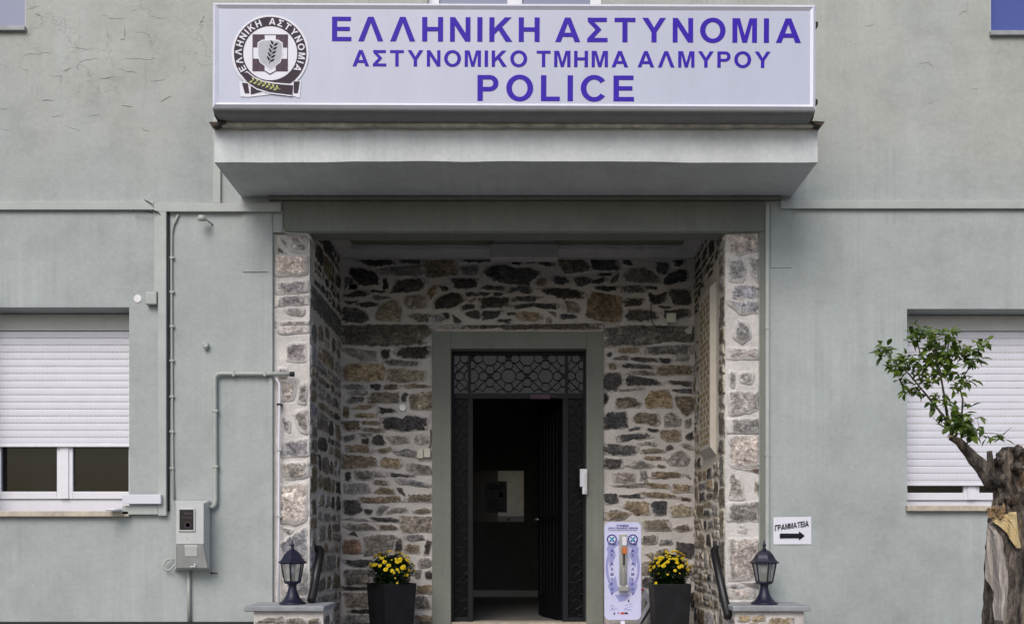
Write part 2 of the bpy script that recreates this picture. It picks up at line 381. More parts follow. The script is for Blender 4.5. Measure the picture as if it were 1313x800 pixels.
def words(text, x0, x1, z0, h, y, mat, parent, th=.003):
    n = len(text.replace(' ', ''))-1; SP = .34
    _, w0 = layout(text, 0, SP); gap = ((x1-x0)/(h*1.05)-w0)/n; _, w1 = layout(text, gap, SP); k = (x1-x0)/w1; x = 0
    for wd in text.split(' '):
        lay, W = layout(wd, gap); mb = MB()
        for gx, w, ps in lay:
            for p in ps: mb.prism([(x0+(x+gx+a)*k, z0+b*h) for a, b in p], y, y+th)
        mb.build('lettering', mat, parent); x += W+gap+SP
def write_arc(mb, text, cx, cz, r, h, a0, a1, y, th=.002):
    n = len(text.replace(' ', ''))-1
    _, w0 = layout(text, 0, .5); L = abs(R(a1-a0))*(r+h*.5)/h; gap = max((L-w0)/(n+text.count(' ')), .05)
    lay, W = layout(text, gap, .5+gap)
    for gx, w, ps in lay:
        t = R(a0+(a1-a0)*(gx+w/2)/W); k = L/W
        for p in ps:
            q = []
            for a, b in p:
                u = (a-w/2)*h*k; rr = r+b*h
                q.append((cx+rr*math.cos(t)+u*math.sin(t), cz+rr*math.sin(t)-u*math.cos(t)))
            mb.prism(q, y, y+th)

# ------------------------------------------------------------------ rubble stone walls
TONE = {'d': (.060, .059, .062), 'g': (.190, .183, .175), 'b': (.185, .155, .118), 'o': (.230, .195, .140), 'r': (.180, .118, .088),
        'l': (.26, .25, .255), 'c': (.125, .120, .112), 'k': (.006, .006, .006), 'p': (.38, .345, .325), 'q': (.235, .225, .245)}
def stone_wall(name, parent, mat, mapf, nrm, u0, u1, v0, v1, stones, holes=(), h=.012, step=.03, seed=0, light=0):
    """mapf(u,v)->point on the wall plane, nrm: outward normal. stones: (polygon in u,v ; tone)"""
    rnd = random.Random(seed); mb = MB(); nrm = Vector(nrm)
    nu = max(2, int((u1-u0)/step)); nv = max(2, int((v1-v0)/step)); idx = {}
    us = [u0+(u1-u0)*i/nu for i in range(nu+1)]; vs = [v0+(v1-v0)*j/nv for j in range(nv+1)]
    for hh in holes:
        us += [hh[0], hh[1]]; vs += [hh[2], hh[3]]
    us = sorted(set(round(k, 5) for k in us if u0-1e-6 <= k <= u1+1e-6)); vs = sorted(set(round(k, 5) for k in vs if v0-1e-6 <= k <= v1+1e-6))
    def vert(i, j):
        if (i, j) in idx: return idx[i, j]
        u, v = us[i], vs[j]; e = min(i, len(us)-1-i, j, len(vs)-1-j, 1)
        p = mapf(u, v)+nrm*(e*.005*noise.noise(Vector((u*5, v*5, seed))))
        mb.v.append(tuple(p)); mb.c.append((.4, .4, .4, 0)); idx[i, j] = len(mb.v)-1; return idx[i, j]
    for i in range(len(us)-1):
        for j in range(len(vs)-1):
            cu = (us[i]+us[i+1])/2; cv = (vs[j]+vs[j+1])/2
            if any(q[0] < cu < q[1] and q[2] < cv < q[3] for q in holes): continue
            mb.f.append((vert(i, j), vert(i+1, j), vert(i+1, j+1), vert(i, j+1)))
    for si, (poly, tone) in enumerate(stones):
        n = len(poly); per = sum(math.dist(poly[k], poly[(k+1) % n]) for k in range(n))
        m = max(20, int(per/.016)); pts = []
        # resample outline, softening the corners
        d = per/m; k = 0; pos = 0; acc = [0]
        for q in range(n): acc.append(acc[-1]+math.dist(poly[q], poly[(q+1) % n]))
        for q in range(m):
            s = q*d
            while k < n-1 and s > acc[k+1]: k += 1
            t = (s-acc[k])/max(acc[k+1]-acc[k], 1e-9); a = poly[k]; b = poly[(k+1) % n]
            pts.append([a[0]+(b[0]-a[0])*t, a[1]+(b[1]-a[1])*t])
        for _ in range(2):
            pts = [[(pts[q-1][0]+2*pts[q][0]+pts[(q+1) % m][0])/4, (pts[q-1][1]+2*pts[q][1]+pts[(q+1) % m][1])/4] for q in range(m)]
        for p in pts:
            p[0] += .009*noise.noise(Vector((p[0]*22, p[1]*22, si+3.1))); p[1] += .009*noise.noise(Vector((p[0]*22, p[1]*22, si+77.7)))
        cx = sum(p[0] for p in pts)/m; cy = sum(p[1] for p in pts)/m
        base = TONE[tone]; kk = rnd.uniform(.75, 1.3); wr = rnd.uniform(-.03, .12)
        c = tuple(min(.8, base[q]*kk*(1+wr*(1-q))) for q in range(3))
        c = tuple(q+(light*(.62, .59, .58)[i_]-q*light) for i_, q in enumerate(c))
        size = min(max(p[0] for p in pts)-min(p[0] for p in pts), max(p[1] for p in pts)-min(p[1] for p in pts))
        ex = 1+(.026+light*.06)/max(size, .02)
        for p in pts: p[0] = cx+(p[0]-cx)*ex; p[1] = cy+(p[1]-cy)*ex
        w = min(.60, .024/max(size/2, .01))
        hh = h*rnd.uniform(.6, 1.6)*(min(1, size/.06)**.5)*(.3 if tone == 'k' else 1)
        tu, tv = rnd.uniform(-.06, .06), rnd.uniform(-.06, .06)
        rings = [(1.0, -.012, .006), (1.0, .0008, .02), (1-w*.45, hh*.55, .34), (1-w, hh, .78), ((1-w)*.72, hh*1.1, 1), ((1-w)*.42, hh*1.15, 1), ((1-w)*.18, hh*1.15, 1)]
        i0 = len(mb.v)
        for s, z, al in rings:
            for p in pts:
                u = cx+(p[0]-cx)*s; v = cy+(p[1]-cy)*s
                zz = z
                if z > .0015: zz += (u-cx)*tu+(v-cy)*tv+.006*noise.noise(Vector((u*16, v*26, si*1.7)))+.003*noise.noise(Vector((u*60, v*60, si)))
                if z > .0015: zz = max(zz, .002)
                if tone == 'k': zz = .003
                u = min(max(u, u0+.001), u1-.001); v = min(max(v, v0+.001), v1-.001)
                mb.v.append(tuple(mapf(u, v)+nrm*zz)); mb.c.append((*c, al))
        nr = len(rings)
        for r in range(nr-1):
            for q in range(m):
                a = i0+r*m+q; b = i0+r*m+(q+1) % m; mb.f.append((a, b, b+m, a+m))
        mb.f.append(tuple(i0+(nr-1)*m+q for q in range(m)))
    return mb.build(name, mat, parent, smooth=True, fix=True)

def courses(u0, u1, v0, v1, rnd, tones, hr=(.055, .14), wr=(.09, .30), gap=.02, avoid=()):
    """irregular coursed rubble between u0..u1 and v0..v1"""
    out = []; v = v0+gap*.5
    def st(a, b, c, d):
        if b-a < .025 or d-c < .018: return
        for q in avoid:
            if a < q[1]+.01 and b > q[0]-.01 and c < q[3]+.01 and d > q[2]-.01: return
        j = lambda s: rnd.uniform(-s, s)
        w = b-a; h = d-c; k = rnd.random(); s = min(w, h)*.16
        if k < .60: p = [(a+j(s), c+j(s)*.5), ((a+b)/2+j(s), c+j(s)*.5), (b+j(s)*.5, c+j(s)), (b+j(s), (c+d)/2+j(s)), (b-abs(j(s)), d+j(s)*.5), ((a+b)/2+j(s), d+j(s)*.6), (a+j(s), d-abs(j(s)))]
        elif k < .85: p = [(a, c+h*.2), (a+w*.25, c), (b-w*.1, c+abs(j(s))), (b, c+h*.55), (b-w*.2, d), (a+w*.3, d-abs(j(s))), (a+w*.03, c+h*.6)]
        else: p = [(a, c), (b, c+h*.25), (b-w*.1, d), (a+w*.35, d-h*.08)]
        out.append((p, rnd.choice(tones)))
    while v < v1-.03:
        h = min(rnd.uniform(*hr), v1-v-gap*.3)
        if v1-v-h < .04: h = v1-v-gap*.3
        u = u0+rnd.uniform(0, .03)
        while u < u1-.03:
            w = min(rnd.uniform(*wr)*(.7+h*4), u1-u-.004)
            if u1-u-w < .05: w = u1-u-.004
            g = gap*rnd.uniform(.6, 1.6)
            if h > .085 and rnd.random() < .38:
                m = rnd.uniform(.35, .65)*h
                st(u, u+w-g, v, v+m-gap*.45)
                if rnd.random() < .5:
                    k = rnd.uniform(.35, .65)*w; st(u, u+k-g, v+m+gap*.3, v+h-gap*.3); st(u+k, u+w-g, v+m+gap*.3, v+h-gap*.3)
                else: st(u, u+w-g, v+m+gap*.3, v+h-gap*.3)
            else: st(u, u+w-g, v, v+h-gap*rnd.uniform(.4, 1))
            u += w
        v += h+gap*.5
    return out
DD = {'back': 9.9, 'left': 8.43, 'right': 8.43}
STONES = {'back': [
(7.27, 430, 320, '''d:165,90 330,90 380,110 420,88 545,92 545,140 420,158 360,165 280,150 220,115
d:622,90 800,92 795,128 720,138 625,132
b:850,88 1085,85 1140,170 1145,235 960,265 860,270 848,180
g:420,190 460,168 640,160 800,155 820,210 815,245 670,250 540,245 430,230
d:150,178 250,180 330,200 400,245 408,335 270,338 215,325 165,270 130,225
k:122,325 205,318 198,372 128,375
g:85,260 150,255 200,310 125,320 95,380
d:445,330 455,280 475,275 495,320 495,368 450,365
d:575,290 800,278 835,320 790,385 590,405 515,408 560,350
b:930,325 955,375 890,475 845,410
d:980,340 1045,355 1045,380 995,380
g:1172,160 1330,155 1330,240 1240,255 1180,225
d:90,430 200,385 310,390 305,435 200,440 130,455
d:340,380 440,385 430,400 350,400
g:345,430 490,440 485,460 370,468
d:100,480 190,485 160,502 110,500
d:200,510 290,492 385,500 370,535 270,538
d:70,545 190,540 280,585 320,625 290,675 180,680 65,665
o:375,620 440,510 545,478 605,520 615,620 610,675 450,675 385,655
g:655,440 760,425 850,450 855,540 700,560 650,500
d:920,500 980,435 1110,400 1190,440 1205,475 1100,545 920,555
g:690,615 760,598 880,600 880,650 865,675 740,665
q:895,610 970,600 1040,645 1020,672 900,675
d:985,590 1070,595 1055,650
d:1090,610 1165,650 1180,690 1105,680'''),
(7.27, 590, 320, '''d:-95,270 160,275 165,350 80,365 -40,365 -65,320
d:20,515 130,515 140,540 15,570
d:70,90 300,88 290,105 180,120 90,122
d:470,105 520,95 560,125 540,145 480,140
d:600,110 640,85 850,90 860,160 730,150 720,110 640,140
b:905,85 1160,85 1215,205 990,230 930,170
d:230,225 280,165 430,150 510,185 640,175 740,215 690,270 640,330 540,330 400,320 260,265
b:700,300 740,265 810,270 810,320 750,348 705,335
d:860,265 920,250 1030,290 960,330 890,325
d:1060,265 1160,245 1240,290 1180,335 1120,348 1065,310
d:200,365 250,338 405,350 400,385 280,380
d:435,380 540,345 645,345 650,410 590,420 550,380 460,410
d:730,370 980,362 1145,410 1140,455 960,460 860,435
d:60,400 170,405 165,430 70,432
d:182,402 275,405 240,435 190,425
d:325,405 385,410 380,430 330,428
d:190,455 300,445 430,448 465,480 450,530 330,545 200,555
g:85,470 155,460 130,488 90,485
d:510,450 660,440 740,445 660,485 525,490
d:490,540 560,510 690,505 870,510 910,555 780,555 690,530 520,560
g:970,485 1060,480 1120,550 1110,590 990,590 1000,530
d:40,600 120,570 192,572 192,660 100,635
d:203,572 400,575 370,620 290,655 205,658
b:500,600 620,585 720,595 765,640 720,668 580,665
d:360,670 380,650 470,650 455,695
d:450,590 500,590 495,612 455,610
g:800,640 850,645 855,690 805,690
g:820,580 890,590 895,635
d:935,605 1060,610 1080,635 950,660
c:60,712 600,702 1230,700 1232,738 700,742 400,745 70,732'''),
(7.27, 740, 320, '''d:110,90 350,88 385,175 370,190 150,195
d:425,110 450,95 515,130 505,150 440,150
g:445,250 500,185 640,180 760,275 750,318 600,310 460,300
d:735,125 850,130 840,225 790,240 735,205
d:890,105 1000,108 985,155 910,160
d:785,305 880,215 950,190 1025,190 1020,290 900,320 800,335
b:385,215 380,295 340,318 300,300
d:220,230 300,222 290,238 225,245
d:120,300 240,265 270,300 160,320
d:180,355 360,345 355,380 240,385
g:390,360 540,340 600,350 630,400 420,405
d:655,350 745,345 740,368 660,368
d:655,400 740,430 830,390 830,460 770,515 690,510 665,450
d:850,380 1050,375 1060,510 910,525 870,460
b:130,410 180,400 410,440 420,640 380,680 250,675 80,630 100,480
d:430,520 460,460 620,460 590,525 450,535
d:445,620 480,570 600,555 730,590 740,640 660,665 480,660
d:780,535 855,530 855,545 785,547
d:790,600 820,565 1040,560 1045,620 960,650 810,640'''),
(5.714, 765, 410, '''c:60,65 300,45 720,45 725,165 620,165 520,160 350,190 160,190 70,200
o:155,210 230,200 320,205 310,245 230,248 160,240
g:350,215 430,195 680,190 680,248 400,255 355,245
d:75,250 100,232 118,245 100,275 78,270
b:85,320 115,308 145,335 135,365 95,358
g:120,290 160,270 225,268 228,298
d:250,280 430,285 435,308 290,305
d:465,285 545,290 530,315 468,312
g:575,268 662,265 660,300 580,298
d:185,350 215,320 390,335 400,360
b:430,345 520,335 700,340 700,400 500,410 445,390
g:245,395 320,378 415,390 410,405 300,400
d:200,430 260,408 400,430 485,475 350,482 210,480
d:525,450 600,448 690,450 690,500 610,480 530,472
d:560,510 690,508 690,535 600,528
d:55,395 170,390 178,460 150,515 80,520 55,515
g:185,510 330,498 330,515 200,522
o:350,575 400,518 520,515 550,580 550,640 370,645
b:140,570 260,565 320,610 300,640 150,645
b:570,560 710,560 715,660 650,710 590,640
d:60,680 215,675 225,790 60,800
b:260,720 310,675 440,695 465,745 430,775 280,750
g:495,700 550,675 620,735 600,775 500,780
g:650,735 690,725 690,780 650,780
d:55,545 75,550 85,590 58,620'''),
(5.714, 765, 540, '''d:240,55 320,42 300,65 245,70
d:380,52 445,62 440,75 385,70
d:150,110 250,95 350,85 395,118 280,135 170,150
b:465,70 610,60 605,140 530,145 470,115
d:650,105 700,72 715,130 660,135
d:55,160 200,180 295,180 270,250 150,245 60,240
g:310,160 410,155 405,178 330,175
o:330,205 400,200 480,205 475,230 340,235
d:508,190 545,170 562,205 520,215
g:615,165 680,165 710,210 650,195
l:515,290 570,225 640,220 680,280 660,325 540,320
b:360,255 480,265 470,285 365,278
d:55,270 180,275 185,345 60,345
g:215,320 310,290 430,320 425,345 280,342
b:450,325 490,322 485,340 455,340
l:130,380 270,375 272,445 140,445
g:320,365 365,360 375,430 318,430
b:400,385 430,368 620,375 610,415 420,420
g:645,400 670,388 690,425
g:140,470 320,455 320,482 200,478
b:350,450 520,460 530,490 400,492
b:555,458 690,462 690,520 560,515
d:55,525 150,525 155,600 60,605
d:170,538 310,535 305,562 190,555
b:330,520 450,520 590,540 590,560 460,560 335,545
b:625,560 680,565 675,582 630,578
b:225,585 385,590 385,680 300,690 250,660 195,625
d:400,590 515,585 510,685 430,685 405,650
o:540,625 620,605 695,630 695,690 560,700 540,660
g:85,650 160,645 215,690 200,720 85,720'''),
(5, 750, 640, '''b:380,135 530,130 550,200 390,195
b:570,185 640,155 680,185 660,205 590,200
g:365,235 460,228 455,285 370,288
g:475,265 540,255 555,285 490,290
d:580,270 700,285 705,345 680,380 600,360
b:385,350 435,335 435,385
g:455,330 530,315 535,360 460,358
g:365,400 430,400 430,480 368,480
g:368,500 430,498 428,560 370,560
g:675,420 705,430 705,500 680,510
b:130,80 300,85 240,125 140,130
d:672,600 705,600 705,690 675,690
g:370,640 430,640 430,760 372,760'''),
(4.707, 430, 410, '''c:40,35 560,32 575,75 520,150 380,156 250,160 150,150 45,150
g:55,175 130,180 250,195 245,245 150,245 100,210 60,200
d:278,180 330,178 330,235 285,238
d:365,195 400,165 560,162 565,215 520,235 400,228
g:310,250 350,245 490,250 490,278 420,280 340,272
o:50,280 120,265 300,268 298,360 180,375 55,365
o:310,300 400,295 540,310 535,370 430,378 315,375
g:65,400 120,388 180,405 160,422 80,420
d:215,385 275,395 270,420 230,418
b:300,398 370,388 375,418 305,420
b:415,395 480,388 565,400 480,412 425,410
g:90,435 185,432 180,450 110,452
g:80,485 110,460 180,470 175,495 90,502
b:205,440 390,438 375,500 210,500
d:403,450 435,445 425,495 402,485
o:450,450 580,435 582,540 455,538
b:50,525 80,525 85,580 50,582
o:115,525 230,512 190,540 120,535
d:265,530 360,540 355,555 270,570
o:115,570 160,562 245,570 245,588 130,590
d:285,595 350,580 400,600 440,572 545,595 540,660 400,672 290,655
b:40,610 150,610 150,660 60,668
b:165,610 260,615 260,632 175,628
b:170,650 285,660 270,680 190,672
g:40,705 120,695 130,715 60,735
b:145,685 215,685 205,702 155,700
d:160,718 200,715 200,748 158,745
d:222,705 290,695 300,755 228,755
g:318,705 430,700 440,740 350,745
l:470,720 500,690 560,695 565,745 500,752'''),
(4.707, 430, 570, '''b:75,5 210,0 215,48 85,45
o:240,30 330,12 350,30 290,52
g:355,45 430,28 495,45 490,75 400,65
b:45,60 240,75 250,130 120,140 45,145
b:285,75 390,85 400,120 380,142 275,135
g:440,110 580,125 582,178 490,178 445,155
d:65,170 95,165 90,215 60,212
g:120,160 220,160 225,205 130,210
l:228,165 290,165 300,195 235,190
d:328,172 450,182 450,194 335,188
b:235,215 310,218 315,240 245,240
l:368,205 470,210 560,235 550,258 400,235
g:60,235 180,235 215,270 210,295 70,290
b:270,255 350,258 350,300 235,298
d:370,258 395,258 430,305 420,318 375,275
b:445,300 470,300 580,300 580,345 440,345
b:165,320 340,310 395,315 400,345 170,348
d:50,340 140,330 165,400 110,425 55,410
d:180,390 225,390 220,418 182,415
g:260,370 330,365 280,425 250,420
g:330,390 410,378 430,405 325,415
b:480,390 560,385 560,415 490,415
g:80,445 180,450 180,458 80,456
d:235,440 365,445 365,462 235,460
g:75,480 200,475 250,510 130,515 80,505
b:265,485 365,488 365,515 280,510
g:390,430 585,435 582,525 420,530 395,500
d:80,540 115,522 140,555
g:425,545 520,542 545,575 480,582 425,575
r:50,575 150,572 160,655 50,655
g:180,550 360,540 360,620 300,665 180,668
d:370,575 405,572 395,645 360,650
b:420,600 510,600 510,655 425,650
d:550,578 580,580 570,650 535,660
d:55,695 200,692 230,710 220,735 100,730
l:500,690 575,680 575,735 505,740'''),
(2.5, 340, 480, '''g:255,625 340,625 335,670 260,672
d:255,680 330,680 330,690 258,688
g:255,700 330,698 335,745 265,745
d:275,752 330,752 330,765 280,762
g:255,770 330,770 330,797 255,797
g:480,625 500,628 498,650 482,652
b:480,675 535,672 535,700 482,702
g:480,712 520,708 530,750 482,752
b:485,770 538,770 538,797 485,797
d:512,632 535,630 535,652 515,652''')],
'left': [
(4.71, 345, 290, '''d:52,120 100,165 55,170
g:75,75 98,100 90,118
p:125,75 225,60 225,155 130,150
p:40,180 225,185 220,290 60,305 35,270
q:35,345 225,335 225,395 60,410
q:40,430 220,420 225,470 40,485
g:110,490 200,500 190,540 120,530
q:50,580 220,575 215,595 60,600
p:80,610 220,600 220,640 90,650
q:110,720 220,705 220,815 110,815'''),
(4.71, 345, 450, '''p:75,190 155,195 150,290 80,300
g:185,210 225,205 222,310 178,300
g:155,370 230,360 232,490 190,485 160,415
g:88,400 120,430 120,485 92,480
q:75,545 232,535 232,625 80,640
g:70,680 225,670 230,760 100,775
q:60,100 110,110 100,160 60,150'''),
(2.5, 340, 480, '''p:50,355 132,350 132,465 100,478 50,470
g:50,490 85,495 80,510
q:50,540 130,490 132,600 60,600
p:55,612 130,615 130,700 60,705
q:50,715 130,712 130,760 52,760
g:50,775 130,772 130,797 50,797''')],
'right': [
(4.21, 880, 290, '''p:225,45 390,40 390,130 290,155 230,140
g:230,190 305,180 320,235 300,300 232,290
g:330,175 390,170 390,300 350,250
q:250,325 385,320 390,390 240,395
q:225,410 390,405 385,460 300,475
g:270,520 330,515 350,600 300,635 260,600
q:230,660 390,665 385,715 240,715'''),
(4.7, 880, 470, '''g:265,45 290,50 285,110 265,100
g:325,30 400,35 395,100 330,95
p:260,155 436,150 436,240 400,270 270,290
g:258,320 436,315 436,400 260,395
p:260,425 436,420 436,600 300,610 262,590
g:262,640 320,670 350,790 262,795
o:415,700 436,715 436,760 410,755
r:350,620 436,615 430,640'''),
(4.44, 880, 620, '''g:240,115 412,105 412,215 240,210
q:300,240 340,245 335,280 305,270
p:245,320 412,315 400,540 245,545
q:245,575 320,570 330,592 250,592
g:330,560 412,560 400,590
p:245,600 370,600 375,650 250,650
q:245,670 410,668 410,760 245,760''')]}

def traced(D):
    out = []
    for block in STONES[D]:
        s, ox, oy, rows = block
        for row in rows.strip().split('\n'):
            t, pts = row.split(':')
            pl = []
            for q in pts.split():
                a, b = q.split(',')
                pl.append((X(ox+float(a)/s, DD[D]), Z(oy+float(b)/s, DD[D])))
            out.append((pl, t.strip()))
    return out

# ================================================================== THE SETTING
gm = MB().quad((-200, -200, -.004), (200, -200, -.004), (200, 200, -.004), (-200, 200, -.004))
tag(gm.build('ground', M['asphalt'], fix=False), kind='structure')
tag(MB().box(-9, 9, -3.6, -.02, -.12, .0).build('pavement', M['paving'], bevel=.01), kind='structure')
tag(MB().box(-1.66, 1.66, .03, 1.49, 0, .745).build('porch_floor', M['tile']), kind='structure')
tag(MB().box(-2.4, 1.95, 1.74, 6.0, .60, .750).build('hall_floor', M['tile']), kind='structure')

# ================================================================== BUILDING
B = thing('police_station', 'grey-green plastered two-storey building with a recessed rubble-stone entrance', 'building', (0, 0, 0))
# facade wall with openings
WL = (-4.385, X(165.7), Z(655), Z(394)); WR = (X(1163), 4.39, Z(648), Z(396))
PO = (X(350), X(974), 0.0, Z(298)); UL = (-5.15, X(32.5), Z(36), 7.0); UR = (X(1270), 5.05, Z(42), 7.0)
BD = (X(548), X(772), 4.62, 6.75)
holes = [WL, WR, PO, UL, UR, BD]
us = sorted({-9.0, 9.0, *[h[0] for h in holes], *[h[1] for h in holes]}); vs = sorted({0.0, 8.2, *[h[2] for h in holes], *[h[3] for h in holes]})
w = MB(); sheet(us, vs, holes, lambda u, v: (u, 0, v), w)
for h, d in ((WL, .30), (WR, .30), (UL, .14), (UR, .14), (BD, .25)):
    a, b, c, e = h
    w.quad((a, 0, c), (a, 0, e), (a, d, e), (a, d, c)); w.quad((b, 0, c), (b, d, c), (b, d, e), (b, 0, e))
    w.quad((a, 0, e), (b, 0, e), (b, d, e), (a, d, e)); w.quad((a, 0, c), (a, d, c), (b, d, c), (b, 0, c))
a, b, c, e = PO
w.quad((a, 0, c), (a, 0, e), (a, .05, e), (a, .05, c)); w.quad((b, 0, c), (b, .05, c), (b, .05, e), (b, 0, e))
w.quad((a, 0, e), (b, 0, e), (b, .22, e), (a, .22, e)); w.quad((a, .22, e), (b, .22, e), (b, .22, 4.32), (a, .22, 4.32))
facade_mb = w
# other outer walls and roof
w = MB(); w.quad((-9, 0, 0), (-9, 0, 8.2), (-9, 9, 8.2), (-9, 9, 0)); w.quad((9, 0, 0), (9, 9, 0), (9, 9, 8.2), (9, 0, 8.2)); w.quad((-9, 9, 0), (-9, 9, 8.2), (9, 9, 8.2), (9, 9, 0))
w.build('rear_wall', M['facade'], B)
MB().box(-9.3, 9.3, -.35, 9.3, 8.2, 8.42).build('roof', M['balcony_paint'], B)
# raised flakes and cracks of old paint
fl = facade_mb; rnd = random.Random(3)
cr = [[(45, 18), (52, 20), (54, 38)], [(80, 22), (84, 30), (82, 44)], [(130, 18), (140, 24), (160, 24)], [(138, 28), (137, 55)], [(158, 26), (160, 48), (154, 52)],
      [(30, 72), (45, 68), (66, 69)], [(25, 86), (36, 90)], [(62, 98), (78, 97), (78, 120)], [(80, 92), (92, 88)], [(98, 86), (104, 78), (118, 76), (128, 76)],
      [(135, 72), (138, 80)], [(150, 88), (165, 92), (178, 94)], [(128, 101), (148, 99)], [(158, 76), (186, 75), (200, 76)], [(186, 78), (188, 116)],
      [(46, 108), (48, 126)], [(52, 128), (70, 129)], [(100, 88), (98, 84)], [(192, 104), (212, 101)], [(232, 84), (238, 86), (234, 98)],
      [(155, 135), (170, 137)], [(66, 150), (78, 148)], [(79, 140), (79, 155)], [(84, 160), (102, 168)], [(180, 162), (192, 170)], [(0, 140), (10, 138)],
      [(0, 164), (14, 168)], [(190, 22), (205, 22), (214, 24)], [(262, 20), (256, 32)], [(262, 90), (264, 106)], [(1178, 82), (1190, 80), (1196, 86)],
      [(1188, 130), (1196, 133)], [(1230, 20), (1240, 12), (1241, 4)], [(1108, 35), (1122, 30)], [(1246, 113), (1254, 114)], [(110, 150), (124, 146), (130, 152)],
      [(205, 130), (220, 124)], [(36, 12), (50, 8)], [(90, 60), (112, 64)], [(172, 40), (190, 44), (196, 60)]]
for k, line in enumerate(cr):
    pts = []
    for a, b in zip(line[:-1], line[1:]):
        for t in (0, .25, .5, .75): pts.append((a[0]+(b[0]-a[0])*t+rnd.uniform(-1.3, 1.3), a[1]+(b[1]-a[1])*t+rnd.uniform(-1.3, 1.3)))
    pts.append(line[-1]); n = len(pts)
    for j in range(n-1):
        def q(i, o, y):
            t = i/(n-1); w_ = math.sin(math.pi*min(max(t, .04), .96)); p = P(pts[i][0], pts[i][1]+o*w_); return (p.x, -.0015-y*w_, p.z)
        hgt = .0016+.0022*(k % 4 == 0)
        fl.quad(q(j, -1.0, 0), q(j+1, -1.0, 0), q(j+1, .1, hgt), q(j, .1, hgt)); fl.quad(q(j, .1, hgt), q(j+1, .1, hgt), q(j+1, .7, 0), q(j, .7, 0))
fl.build('wall', M['facade'], B, fix=False)
# shallow raised plaster plates beside the portico heads
MB().box(X(311.5), X(349.4), -.008, .01, Z(349), Z(262)).build('plaster_plate', M['facade'], B, bevel=.003)
MB().box(X(988), X(1015), -.006, .01, Z(343.5), Z(262)).build('plaster_plate', M['facade'], B, bevel=.003)
# narrow border right of the stone pillar, its shade put into darker paint
MB().box(X(974.6), X(981.5), -.012, .01, .89, Z(298)).build('pillar_border', M['trim_and_shade_paint'], B)
MB().box(X(344.5), X(349.6), -.010, .01, .89, Z(298)).build('pillar_border', M['facade'], B)
# lintel beam face, the shade below the balcony put into darker paint
MB().box(X(361.5), X(981.5), -.014, .01, Z(297.6), Z(258.5)).build('lintel_beam', M['trim_and_shade_paint'], B, bevel=.006)
MB().box(X(345), X(1003, 8.36), -.045, .01, Z(258), 4.279).build('lintel_moulding', M['trim_and_shade_paint'], B, bevel=.006)
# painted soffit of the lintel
MB().box(X(351), X(973), .004, .218, Z(298)-.004, Z(298)+.02).build('lintel_soffit', M['trim_and_shade_paint'], B)
# plinth
MB().box(-9, PO[0]-.03, -.045, .0, 0, Z(797, 8.36)).build('plinth', M['plinth'], B)
MB().box(PO[1]+.03, 9, -.045, .0, 0, Z(803, 8.36)).build('plinth', M['plinth'], B)

# portico stone walls
A0, A1 = X(397, 8.43), X(930, 8.43)
DOOR = (X(556, 9.9), X(771, 9.9), .745, Z(427, 9.9))
st = traced('back')
stone_wall('stone_wall', B, M['stone_inner'], lambda u, v: Vector((u, 1.5, v)), (0, -1, 0), A0, A1, .745, 4.30, st, [DOOR], seed=1)
rs = random.Random(21)
side_low = courses(.34, 1.49, .76, 3.40, rs, 'glbbdogl', hr=(.07, .17), wr=(.14, .36), gap=.032)
side_up = courses(.22, 1.49, 3.63, 4.27, rs, 'dddgdb', hr=(.07, .17), wr=(.10, .32), gap=.03)
quoin = courses(.045, .33, .76, 3.40, rs, 'gqgb', hr=(.14, .26), wr=(.28, .34), gap=.03)
band = [([(.05, 3.43), (.7, 3.42), (1.48, 3.43), (1.48, 3.60), (.8, 3.605), (.05, 3.60)], 'c')]
stone_wall('stone_wall', B, M['stone_inner'], lambda u, v: Vector((A0, u, v)), (1, 0, 0), .03, 1.5, .745, 4.30, side_low+side_up+quoin+band, seed=2)
rs = random.Random(22); PQ = (.34, 1.0, 2.22, 3.78)
low = courses(.30, 1.49, .76, 3.40, rs, 'bobglogd', hr=(.07, .17), wr=(.13, .32), gap=.030, avoid=[PQ])
up = courses(.22, 1.49, 3.63, 4.27, rs, 'dddgd', hr=(.07, .17), wr=(.10, .32), gap=.03, avoid=[PQ])
quoin = courses(.045, .29, .76, 4.25, rs, 'gogb', hr=(.13, .26), wr=(.24, .3), gap=.03)
stone_wall('stone_wall', B, M['stone_right'], lambda u, v: Vector((A1, u, v)), (-1, 0, 0), .03, 1.5, .745, 4.30, low+up+quoin, seed=3)
stone_wall('stone_pillar', B, M['stone_front'], lambda u, v: Vector((u, .03, v)), (0, -1, 0), PO[0], A0, .0, Z(298), traced('left'), h=.013, step=.02, seed=4, light=.12)
stone_wall('stone_pillar', B, M['stone_front'], lambda u, v: Vector((u, .03, v)), (0, -1, 0), A1, PO[1], .0, Z(298), traced('right'), h=.013, step=.02, seed=5, light=.12)
# portico ceiling and white crown moulding
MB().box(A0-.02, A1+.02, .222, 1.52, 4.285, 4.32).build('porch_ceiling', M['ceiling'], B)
prof = [(0, -.108), (.016, -.108), (.016, -.090), (.030, -.085), (.050, -.058), (.075, -.038), (.098, -.030), (.098, -.018), (.122, -.016), (.122, 0), (0, 0)]
zc = 4.284
def crown(name, f):
    m_ = MB(); n = len(prof)
    m_.v = [tuple(f(0, d, h)) for d, h in prof]+[tuple(f(1, d, h)) for d, h in prof]
    m_.f = [tuple(range(n)), tuple(range(2*n-1, n-1, -1))]+[(k, (k+1) % n, n+(k+1) % n, n+k) for k in range(n)]
    return m_.build(name, M['cornice'], B)
crown('crown_moulding', lambda t, d, h: Vector(((A0+.014+d) if t == 0 else (A1-.014-d), 1.486-d, zc+h)))
crown('crown_moulding', lambda t, d, h: Vector((A0+.014+d, 1.486-d if t else .23, zc+h)))
